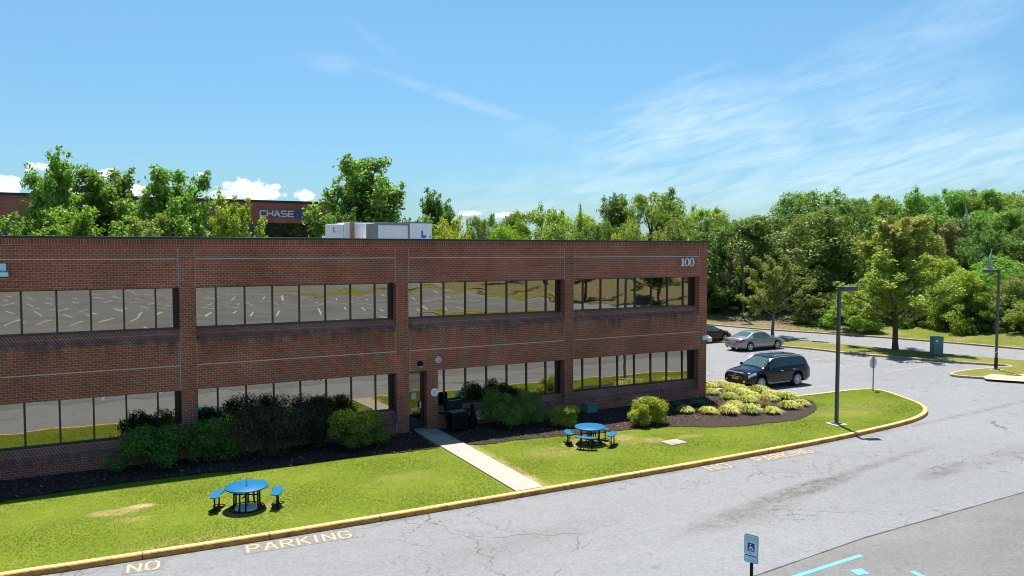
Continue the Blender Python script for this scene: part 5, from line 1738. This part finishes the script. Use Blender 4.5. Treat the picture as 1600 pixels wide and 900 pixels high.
MB().box(-0.16, 0.16, -0.08, 0.08, 0.12, 0.32).build('housing', M['black'], fl_, bevel=0.02)
MB().box(-0.13, 0.13, 0.081, 0.09, 0.15, 0.29).build('lens', M['lens'], fl_)
MB().box(-0.02, 0.02, -0.02, 0.02, -0.02, 0.119).build('stake', M['black'], fl_)

# ------------------------------------------------------------------ posts, signs


def lamp_post(x, y, z, h, label, head_dir, head_len, base=True, tape=False, r=0.062):
    t = thing('lamp_post', label, 'lamp post', (x, y, z), 0, 'parking lot lamp posts')
    MB().box(-r, r, -r, r, 0.04, h).build('pole', M['pole'], t, bevel=0.008)
    MB().box(-0.17, 0.17, -0.17, 0.17, 0.0, 0.04).build('base_plate', M['pole'], t, bevel=0.006)
    if base:
        MB().box(-0.34, 0.34, -0.34, 0.34, -0.1, -0.002).build('footing', M['concrete_base'], t, bevel=0.012)
    a = head_dir
    hd = MB().box(r + 0.06, r + 0.06 + head_len, -0.17, 0.17, h - 0.19, h).build('lamp_head', M['pole'], t, bevel=0.012)
    hd.rotation_euler = (0, 0, a)
    ar = MB().box(0.0, r + 0.06, -0.04, 0.04, h - 0.15, h - 0.06).build('arm', M['pole'], t)
    ar.rotation_euler = (0, 0, a)
    ln_ = MB().box(r + 0.12, r + head_len, -0.14, 0.14, h - 0.197, h - 0.1905).build('lens', M['lens'], t)
    ln_.rotation_euler = (0, 0, a)
    if tape:
        MB().tube([(r * 1.15 * math.cos(q), r * 1.15 * math.sin(q), 0.9 + q * 0.06) for q in np.linspace(0, 9, 40)], 0.02, 5).build('torn_tape', M['off_white'], t)
        MB().box(-r - 0.012, r + 0.012, -r - 0.012, r + 0.012, 0.1, 0.75).build('sleeve', M['trim'], t)
    return t


RD = math.atan2(RT[1], RT[0])
lamp_post(27.81, 22.14, LZ + 0.03, 6.0, 'tall bronze lamp post on the grass nose in front of the black SUV', RD + 0.06, 0.62)
lx_, ly_ = at(1556, 577.5, 0.14)
lamp_post(lx_, ly_, 0.15, 6.35, 'dark lamp post wrapped with torn tape on the right island', RD + PI - 0.3, 0.75, tape=True)
lamp_post(*col(1163, 78.5), 0.55, 7.1, 'dark lamp post on a concrete footing at the far kerb by the brick corner', RD + PI - 0.5, 1.0, r=0.1)
MB_ = thing('footing_block', 'pale concrete block under the far lamp post beyond the road', 'footing', (*col(1163, 78.5), -0.1))
MB().box(-0.4, 0.4, -0.4, 0.4, 0.05, 0.63).build('block', M['concrete_base'], MB_, bevel=0.02)

cp_x, cp_y = col(1546, 70)
cp = thing('camera_mast', 'grey steel mast with cameras rising behind the bushes at right', 'mast', (cp_x, cp_y, 1.0))
hm = ztop(402, 70) - 1.0
MB().tube([(0, 0, -0.5), (0, 0, hm)], [0.13, 0.11], 12).build('pole', M['galv'], cp, smooth=True)
MB().tube([(0.2, -0.05, 1.0), (0.2, -0.05, hm - 0.3)], 0.05, 8).build('conduit', M['galv'], cp)
MB().tube([(0, 0, hm - 0.05), (0.25, 0.0, hm + 0.35), (0.4, 0, hm + 0.8)], 0.05, 6).build('bracket', M['galv'], cp)
MB().box(0.15, 0.75, -0.06, 0.06, hm - 0.35, hm - 0.27).build('crossarm', M['white_metal'], cp)
MB().lathe([(0.05, 0.15), (0.2, 0.1), (0.22, 0.0), (0.17, -0.12), (0.05, -0.16)], 16, (0.32, -0.1, hm - 2.6)).build('dome_camera', M['white_metal'], cp, smooth=True)
MB().box(0.15, 0.55, -0.2, 0.1, hm - 4.1, hm - 3.5).build('equipment_box', M['white_metal'], cp, bevel=0.02)

sx_, sy_ = at(1364, 610, LZ)
ss = thing('stop_sign', 'back of an octagonal road sign on a thin post at the grass nose tip', 'sign', (sx_, sy_, LZ), 0)
MB().box(-0.028, 0.028, -0.02, 0.02, -0.1, 1.86).build('post', M['grey_metal'], ss)
R8 = 0.34
oc = MB().prism_xz([(R8 * math.cos(PI / 8 + k * PI / 4), 1.52 + R8 * math.sin(PI / 8 + k * PI / 4)) for k in range(8)], 0.021, 0.026)
o = oc.build('plate', M['sign_back'], ss)
ofr = MB().prism_xz([(R8 * 0.99 * math.cos(PI / 8 + k * PI / 4), 1.52 + R8 * 0.99 * math.sin(PI / 8 + k * PI / 4)) for k in range(8)], 0.0265, 0.028)
ofr.build('face', simple('stop_red', (0.45, 0.02, 0.02), 0.4), ss)
ss.rotation_euler = (0, 0, math.radians(4))

hx, hy = 11.72, 11.36
hs = thing('disabled_parking_sign', 'pale blue disabled parking sign on a dark post in the foreground lot', 'sign', (hx, hy, 0), math.radians(-68))
MB().box(-0.03, 0.03, 0.012, 0.05, -0.1, 1.62).build('post', M['black'], hs)


def rrect(x0, x1, z0, z1, r, n=5):
    pts = []
    for cx, cz, a0 in ((x1 - r, z1 - r, 0), (x0 + r, z1 - r, PI / 2), (x0 + r, z0 + r, PI), (x1 - r, z0 + r, 3 * PI / 2)):
        for k in range(n + 1):
            a = a0 + PI / 2 * k / n
            pts.append((cx + r * math.cos(a), cz + r * math.sin(a)))
    return pts


HZ = 1.30
pl = MB().prism_xz(rrect(-0.15, 0.15, HZ, HZ + 0.44, 0.035), -0.012, 0.010).build('plate', M['black'], hs)
MB().prism_xz(rrect(-0.143, 0.143, HZ + 0.007, HZ + 0.433, 0.03), -0.0145, -0.0122).build('face', M['sign_face'], pl)
MB().prism_xz(rrect(-0.15, 0.15, HZ - 0.15, HZ - 0.005, 0.03), -0.012, 0.010).build('plate', M['black'], hs)
MB().prism_xz(rrect(-0.143, 0.143, HZ - 0.143, HZ - 0.012, 0.025), -0.0145, -0.0122).build('face', M['sign_face'], hs)


def sign_text(txt, size, x, z, mat, y=-0.0152):
    cu = bpy.data.curves.new('t', 'FONT'); cu.body = txt; cu.size = size; cu.align_x = 'CENTER'; cu.extrude = 0.0
    ob = bpy.data.objects.new('t', cu); COL.objects.link(ob)
    dg = bpy.context.evaluated_depsgraph_get()
    me = bpy.data.meshes.new_from_object(ob.evaluated_get(dg))
    COL.objects.unlink(ob); bpy.data.objects.remove(ob)
    me.materials.clear(); me.materials.append(mat)
    o = bpy.data.objects.new('lettering', me); COL.objects.link(o); o.parent = hs
    o.location = (x, y, z); o.rotation_euler = (PI / 2, 0, 0)
    return o


sign_text('RESERVED', 0.055, 0, HZ + 0.365, M['sign_green'])
sign_text('PARKING', 0.06, 0, HZ + 0.305, M['sign_green'])
sign_text('ONLY', 0.04, 0, HZ + 0.03, M['sign_green'])
sign_text('VAN', 0.05, 0, HZ - 0.07, M['sign_green'])
sign_text('ACCESSIBLE', 0.04, 0, HZ - 0.12, M['sign_green'])
bq = MB().box(-0.075, 0.075, -0.0165, -0.0146, HZ + 0.09, HZ + 0.27).build('symbol_panel', M['sign_blue'], hs)
wc = MB()
ring_xz(wc, 0.0, HZ + 0.145, 0.045, 0.045, 0.012, 0.012, -0.0185, -0.0168, 18)
wc.prism_xz([(-0.022, HZ + 0.215), (-0.006, HZ + 0.215), (0.0, HZ + 0.165), (-0.014, HZ + 0.165)], -0.0187, -0.0168)
wc.prism_xz([(-0.012, HZ + 0.16), (0.035, HZ + 0.16), (0.058, HZ + 0.115), (0.046, HZ + 0.11), (0.028, HZ + 0.147), (-0.012, HZ + 0.147)], -0.0189, -0.0168)
wc.lathe([(0.014, -0.0187), (0.014, -0.0168)], 14, (-0.014, 0, HZ + 0.238), 'y')
wc.build('symbol', M['sign_white'], hs)

tb = thing('utility_pedestal', 'teal green utility cabinet on the median beside the tree', 'cabinet', (*at(1463, 554.5, 0.13), 0.13), math.radians(-25))
MB().box(-0.34, 0.34, -0.28, 0.28, 0, 1.28).build('case', M['teal'], tb, bevel=0.02)
MB().box(-0.36, 0.36, -0.3, 0.3, 1.281, 1.34).build('lid', M['teal'], tb, bevel=0.012)
MB().box(-0.24, -0.08, -0.288, -0.281, 0.98, 1.12).build('label_plate', M['sign_white'], tb)
MB().box(0.1, 0.13, -0.3, -0.281, 0.6, 0.75).build('handle', M['grey_metal'], tb)

# pale shed roof glimpsed behind the bushes
hx_, hy_ = col(1440, 92)
sh = thing('shed', 'pale shed with a low roof glimpsed between bushes behind the red tipped tree', 'shed', (hx_, hy_, 1.2), 0.4)
MB().box(-1.6, 1.6, -1.2, 1.2, 0, 3.6).build('wall', M['off_white'], sh)
MB().prism_yz([(-1.4, 3.6), (1.4, 3.6), (0, 4.2)], -1.8, 1.8).build('roof', M['grey_metal'], sh)
hx_, hy_ = col(1585, 84)
sh = thing('shed', 'pale building wall glimpsed behind the right lamp post between bushes', 'shed', (hx_, hy_, 0.6), 0.2)
MB().box(-2.6, 2.6, -1.5, 1.5, 0, 3.6).build('wall', M['off_white'], sh)
MB().prism_yz([(-1.7, 3.6), (1.7, 3.6), (0, 4.2)], -2.8, 2.8).build('roof', M['rust'], sh)
MB().box(-0.6, 0.3, -1.53, -1.501, 1.2, 2.4).build('window', M['dark_window'], sh)

# ------------------------------------------------------------------ vehicles


def interp(pts, x):
    return np.interp(x, [p[0] for p in pts], [p[1] for p in pts])


def smooth1(a, k):
    pad = np.concatenate([np.full(k, a[0]), a, np.full(k, a[-1])])
    ker = np.hanning(2 * k + 3)[1:-1]; ker /= ker.sum()
    return np.convolve(pad, ker, 'same')[k:-k]


def car(name, label, spec, loc, rz, paint, glass):
    t = thing(name, label, 'car', loc, rz, None)
    Ln, Wd = spec['L'], spec['W']
    X = np.arange(-Ln / 2, Ln / 2 + 0.001, Ln / 110)
    zt = smooth1(interp(spec['top'], X), 4)
    belt = smooth1(interp(spec['belt'], X), 5)
    zt = np.maximum(zt, belt + 0.01)
    e = np.clip((np.abs(X) - (Ln / 2 - 0.75)) / 0.75, 0, 1)
    w_ = Wd / 2 * (1 - spec.get('taper', 0.17) * e ** 2.4)
    zb = np.where(np.abs(X) > Ln / 2 - 0.35, spec['sill'] + 0.08 * (np.abs(X) - Ln / 2 + 0.35) / 0.35, spec['sill'])
    wr = spec['wr']
    for xa in (spec['xf'], spec['xr']):
        ar = wr * 1.16
        dxa = np.clip(1 - ((X - xa) / ar) ** 2, 0, None)
        zb = np.maximum(zb, np.where(np.abs(X - xa) < ar, wr + ar * np.sqrt(dxa) - 0.02, 0))
    h = np.clip((zt - belt) / 0.45, 0, 1)
    rows = []
    for i in range(len(X)):
        W = w_[i]; b_ = belt[i]; T = zt[i]; B0 = zb[i]
        m1 = max(B0 + 0.02, 0.52 * b_)
        w6 = W * (0.90 - (0.90 - spec['roofw']) * h[i])
        crown = 0.03 + 0.03 * h[i]
        half = [(0, B0), (W * 0.9, B0), (W * 0.985, min(B0 + 0.10, b_ - 0.1)), (W, max(m1, min(B0 + 0.12, b_ - 0.08))), (W * 0.995, max(b_ - 0.13, B0 + 0.13)), (W * 0.965, max(b_ - 0.02, B0 + 0.16)), (W * 0.94, max(b_ + 0.005, B0 + 0.17)),
                (w6, max(T - 0.035, b_ + 0.008)), (w6 * 0.9, max(T - 0.005, b_ + 0.012)), (w6 * 0.5, T + crown * 0.6), (0, T + crown)]
        row = [(X[i], y, z) for y, z in half] + [(X[i], -y, z) for y, z in half[-2:0:-1]]
        rows.append(row)
    mb = MB()
    n = len(rows[0])
    vs = [p for r in rows for p in r]
    fs = []
    for i in range(len(rows) - 1):
        for j in range(n):
            j2 = (j + 1) % n
            fs.append((i * n + j, i * n + j2, (i + 1) * n + j2, (i + 1) * n + j))
    fs.append(tuple(range(n))); fs.append(tuple((len(rows) - 1) * n + j for j in range(n - 1, -1, -1)))
    mb.add(vs, fs)
    body = mb.build('body', paint, t, smooth=True)

    def P(x, j, side):
        i = np.clip((x + Ln / 2) / (Ln / 110), 0, len(X) - 1.001)
        i0 = int(i); f = i - i0
        a = np.array(rows[i0][j]); b2 = np.array(rows[i0 + 1][j])
        p = a * (1 - f) + b2 * f
        return np.array([p[0], p[1] * side, p[2]])

    def side_patch(x0, x1, j0, j1, t0, t1, side, off, nx=14, nj=4, skew=0.0):
        G = []
        for a in range(nx + 1):
            row = []
            for b2 in range(nj + 1):
                tt = t0 + (t1 - t0) * b2 / nj
                x = x0 + (x1 - x0) * a / nx + skew * tt
                # follow the section polyline between control rows j0..j1
                q = j0 + (j1 - j0) * tt
                k0 = min(int(math.floor(q)), j1 - 1); fr = q - k0
                p = P(x, k0, side) * (1 - fr) + P(x, k0 + 1, side) * fr
                p[1] += off * side
                row.append(tuple(p))
            G.append(row)
        return MB().grid(G)
    for side in (1, -1):
        for (x0, x1, sk) in spec['side_win']:
            side_patch(x0, x1, 6, 7, 0.1, 0.93, side, 0.007, skew=sk).build('side_window', glass, t, smooth=True)
        for (x0, x1) in spec['head']:
            side_patch(x0, x1, 4, 6, 0.0, 0.9, side, 0.008, 6, 3).build('headlight', M['headlamp'], t, smooth=True)
        for (x0, x1) in spec['tail']:
            side_patch(x0, x1, 3, 6, 0.35, 0.98, side, 0.009, 6, 3).build('taillight', M['tail'], t, smooth=True)
        for x in spec['handles']:
            hp = P(x, 4, side)
            MB().box(hp[0] - 0.09, hp[0] + 0.09, hp[1] - 0.02, hp[1] + 0.025, hp[2] - 0.03, hp[2]).build('door_handle', spec['hmat'], t, bevel=0.006)
        mx = spec['mirror']; mp_ = P(mx, 6, side)
        MB().box(mx - 0.08, mx + 0.08, mp_[1] - 0.06 + 0.13 * side, mp_[1] + 0.06 + 0.13 * side, mp_[2] + 0.02, mp_[2] + 0.17).build('mirror', paint, t, bevel=0.03)
        # door seams and lower trim
        sm = MB()
        for x in spec['seams']:
            G = side_patch(x - 0.006, x + 0.006, 2, 6, 0.05, 1.0, side, 0.003, 1, 8)
            sm.add(G.v, G.f)
        sm.build('door_seam', M['trim'], t)
        side_patch(spec['xr'] + wr * 1.2, spec['xf'] - wr * 1.2, 1, 3, 0.1, 0.55, side, 0.012, 10, 3).build('rocker_trim', spec['rocker'], t)
        if spec.get('rails'):
            x0, x1 = spec['rails']
            MB().tube([tuple(P(x, 8, side) + np.array([0, 0, 0.05])) for x in np.linspace(x0, x1, 10)], 0.018, 6).build('roof_rail', M['chrome'], t)
        if spec.get('dlo_trim'):
            x0, x1 = spec['dlo_trim']
            MB().tube([tuple(P(x, 7, side) + np.array([0, 0.012 * side, -0.01])) for x in np.linspace(x0, x1, 14)], 0.012, 5).build('window_trim', M['chrome'], t)
    # windscreens

    def across(x0, x1, off, inset):
        G = []
        for a in range(13):
            x = x0 + (x1 - x0) * a / 12
            js = [7, 8, 9, 10]
            left = [P(x, j, 1) for j in js]; right = [P(x, j, -1) for j in js[:-1]][::-1]
            row = left + right
            row = [np.array([p[0], p[1] * inset, p[2] + off]) for p in row]
            G.append([tuple(p) for p in row])
        return MB().grid(G)
    x0, x1 = spec['ws']
    across(x0, x1, 0.012, 0.94).build('windscreen', M['car_glass_light'], t, smooth=True)
    x0, x1 = spec['rw']
    across(x0, x1, 0.012, 0.92).build('rear_window', M['car_glass_light'], t, smooth=True)
    # nose and tail
    xn = Ln / 2
    wn = w_[-1]
    if spec['kind'] == 'suv':
        g_ = MB().box(xn - 0.02, xn + 0.03, -wn * 0.62, wn * 0.62, 0.74, 0.93).build('grille', M['trim'], t, bevel=0.02)
        MB().box(xn - 0.02, xn + 0.05, -wn * 0.72, wn * 0.72, 0.93, 0.985).build('grille_bar', M['chrome'], t, bevel=0.015)
        MB().box(xn - 0.02, xn + 0.045, -wn * 0.6, wn * 0.6, 0.72, 0.745).build('grille_bar', M['chrome'], t, bevel=0.01)
        em = MB().box(-0.01, 0.01, -0.09, -0.065, -0.07, 0.07).box(-0.01, 0.01, 0.065, 0.09, -0.07, 0.07).box(-0.0095, 0.0095, -0.0645, 0.0645, -0.012, 0.012)
        eo = em.build('badge', M['chrome'], t); eo.location = (xn + 0.045, 0, 0.86)
        MB().box(xn - 0.02, xn + 0.03, -wn * 0.8, wn * 0.8, 0.36, 0.55).build('lower_grille', M['trim'], t, bevel=0.02)
        MB().box(xn - 0.03, xn + 0.045, -wn * 0.7, wn * 0.7, 0.30, 0.34).build('skid_plate', M['grey_metal'], t, bevel=0.01)
        MB().box(xn + 0.03, xn + 0.045, -0.26, 0.26, 0.56, 0.68).build('number_plate', M['plate'], t)
        for s in (1, -1):
            MB().lathe([(0.06, xn - 0.02), (0.06, xn + 0.035)], 14, (0, s * wn * 0.78, 0.5), 'x').build('fog_lamp', M['headlamp'], t)
        MB().prism_xz([(-1.0, spec['roofz'] + 0.05), (-1.25, spec['roofz'] + 0.05), (-1.2, spec['roofz'] + 0.14), (-1.14, spec['roofz'] + 0.14)], -0.02, 0.02).build('roof_fin', paint, t)
    else:
        MB().box(xn - 0.02, xn + 0.02, -wn * 0.5, wn * 0.5, 0.42, 0.66).build('grille', M['trim'], t, bevel=0.02)
        MB().box(-xn - 0.02, -xn + 0.02, -0.27, 0.27, 0.72, 0.86).build('number_plate', M['plate'], t, bevel=0.01)
        MB().box(-xn - 0.012, -xn + 0.02, -0.5, 0.5, 0.66, 0.90).build('boot_recess', paint, t, bevel=0.02)
        for s in (1, -1):
            MB().box(-xn - 0.022, -xn + 0.05, s * wn * 0.72 - 0.16, s * wn * 0.72 + 0.16, 0.70, 0.87).build('taillight', M['tail'], t, bevel=0.03)
            MB().box(-xn - 0.024, -xn + 0.05, s * wn * 0.72 - 0.16, s * wn * 0.72 + 0.12, 0.655, 0.70).build('reversing_light', M['tail_white'], t, bevel=0.01)
            MB().lathe([(0.045, -xn - 0.02), (0.045, -xn + 0.1)], 12, (0, s * 0.55, 0.27), 'x').build('exhaust', M['trim'], t)
    # wheels
    for xa in (spec['xf'], spec['xr']):
        for s in (1, -1):
            yc = s * (Wd / 2 - 0.125)
            tw = 0.115
            wh = MB().lathe([(wr * 0.64, -tw * 0.15), (wr * 0.67, -tw * 0.95), (wr * 0.93, -tw), (wr, -tw * 0.6), (wr, tw * 0.6), (wr * 0.93, tw), (wr * 0.67, tw * 0.95), (wr * 0.64, tw * 0.15)], 30, (0, 0, 0), 'y').build('wheel', M['tyre'], t, smooth=True)
            wh.location = (xa, yc, wr)
            rim = MB()
            rim.lathe([(wr * 0.69, s * tw * 0.55), (wr * 0.69, s * tw * 1.02), (wr * 0.62, s * tw * 1.02), (wr * 0.60, s * tw * 0.5)], 30, axis='y', cap=False)
            ns = spec['spokes']
            for k in range(ns):
                a = 2 * PI * k / ns + 0.3
                c, si = math.cos(a), math.sin(a)
                q = [(0.04, -0.175 / ns), (wr * 0.64, -0.275 / ns), (wr * 0.64, 0.275 / ns), (0.04, 0.175 / ns)]
                rim.prism_xz([(u * c - v * si, u * si + v * c) for u, v in q], s * tw * 0.62, s * tw * 1.0)
            rim.lathe([(0.07, s * tw * 0.6), (0.06, s * tw * 1.05)], 14, axis='y')
            ro = rim.build('rim', M['rim'], wh)
            MB().lathe([(wr * 0.655, s * tw * 0.35), (wr * 0.655, s * tw * 0.5)], 24, axis='y').build('brake_disc', M['trim'], wh)
    return t


SUV = dict(kind='suv', L=4.95, W=1.98, sill=0.26, wr=0.38, xf=1.50, xr=-1.32, roofw=0.74, roofz=1.72,
           top=[(-2.475, 0.95), (-2.42, 1.05), (-2.36, 1.28), (-2.15, 1.60), (-1.9, 1.70), (-0.8, 1.76), (0.0, 1.755), (0.55, 1.69), (1.25, 1.17), (1.35, 1.125), (2.0, 1.05), (2.32, 0.97), (2.475, 0.80)],
           belt=[(-2.475, 0.93), (-2.3, 1.16), (-1.8, 1.17), (1.2, 1.09), (1.4, 1.06), (2.0, 0.98), (2.3, 0.90), (2.475, 0.74)],
           side_win=[(0.16, 1.02, -0.42), (-0.82, 0.08, 0.0), (-1.98, -0.90, 0.14)], head=[(1.88, 2.40)], tail=[(-2.42, -2.12)], handles=(-0.05, -1.0), hmat=M['chrome'], mirror=0.98, seams=(1.05, 0.12, -0.9),
           ws=(0.62, 1.22), rw=(-2.36, -2.05), rails=(-1.9, 0.35), dlo_trim=(-2.1, 0.7), rocker=M['chrome'], spokes=10, taper=0.15)
SED = dict(kind='sedan', L=4.9, W=1.86, sill=0.22, wr=0.335, xf=1.50, xr=-1.47, roofw=0.70, roofz=1.42,
           top=[(-2.45, 0.72), (-2.40, 0.93), (-2.3, 1.0), (-1.75, 1.06), (-1.62, 1.09), (-0.95, 1.36), (-0.5, 1.43), (0.0, 1.44), (0.35, 1.40), (1.15, 1.0), (1.3, 0.955), (1.9, 0.88), (2.25, 0.76), (2.45, 0.55)],
           belt=[(-2.45, 0.70), (-2.3, 0.93), (-1.7, 0.99), (-1.0, 0.98), (1.1, 0.92), (1.4, 0.90), (1.9, 0.82), (2.25, 0.70), (2.45, 0.50)],
           side_win=[(0.02, 0.86, -0.30), (-1.12, -0.06, 0.10)], head=[(1.9, 2.36)], tail=[(-2.42, -2.1)], handles=(-0.25, -1.15), hmat=M['paint_silver'], mirror=0.85, seams=(0.95, -0.05, -1.1),
           ws=(0.45, 1.1), rw=(-1.62, -0.95), rocker=M['paint_silver'], spokes=5, taper=0.2, dlo_trim=(-1.3, 0.7))
HAT = dict(SED)
HAT.update(L=4.4, hmat=M['paint_maroon'], rocker=M['trim'], xf=1.32, xr=-1.32,
           top=[(-2.2, 0.72), (-2.15, 0.95), (-2.05, 1.05), (-1.6, 1.30), (-1.0, 1.46), (-0.3, 1.50), (0.2, 1.44), (1.0, 1.04), (1.2, 0.98), (1.7, 0.9), (2.05, 0.78), (2.2, 0.6)],
           belt=[(-2.2, 0.70), (-2.05, 0.98), (1.0, 0.95), (1.3, 0.92), (1.7, 0.85), (2.05, 0.72), (2.2, 0.55)],
           head=[(1.65, 2.1)], tail=[(-2.15, -1.85)], rw=(-2.0, -1.45), ws=(0.3, 0.95), side_win=[(-0.05, 0.7, -0.28), (-1.2, -0.12, 0.1)], mirror=0.72, seams=(0.8, -0.1, -1.1), handles=(-0.3, -1.15), dlo_trim=(-1.3, 0.55))
car('parked_suv', 'black SUV with chrome grille parked nose toward the yellow leaf clumps', SUV, (33.0, 30.95, 0.0), PI, M['paint_black'], M['car_glass'])
car('parked_sedan', 'silver grey sedan seen from behind parked against the median kerb', SED, (44.35, 42.95, 0.0), 0.03, M['paint_silver'], M['car_glass_light'])
car('parked_hatchback', 'dark maroon car half hidden by the brick corner', HAT, (44.2, 48.3, 0.0), 0.03, M['paint_maroon'], M['car_glass_light'])
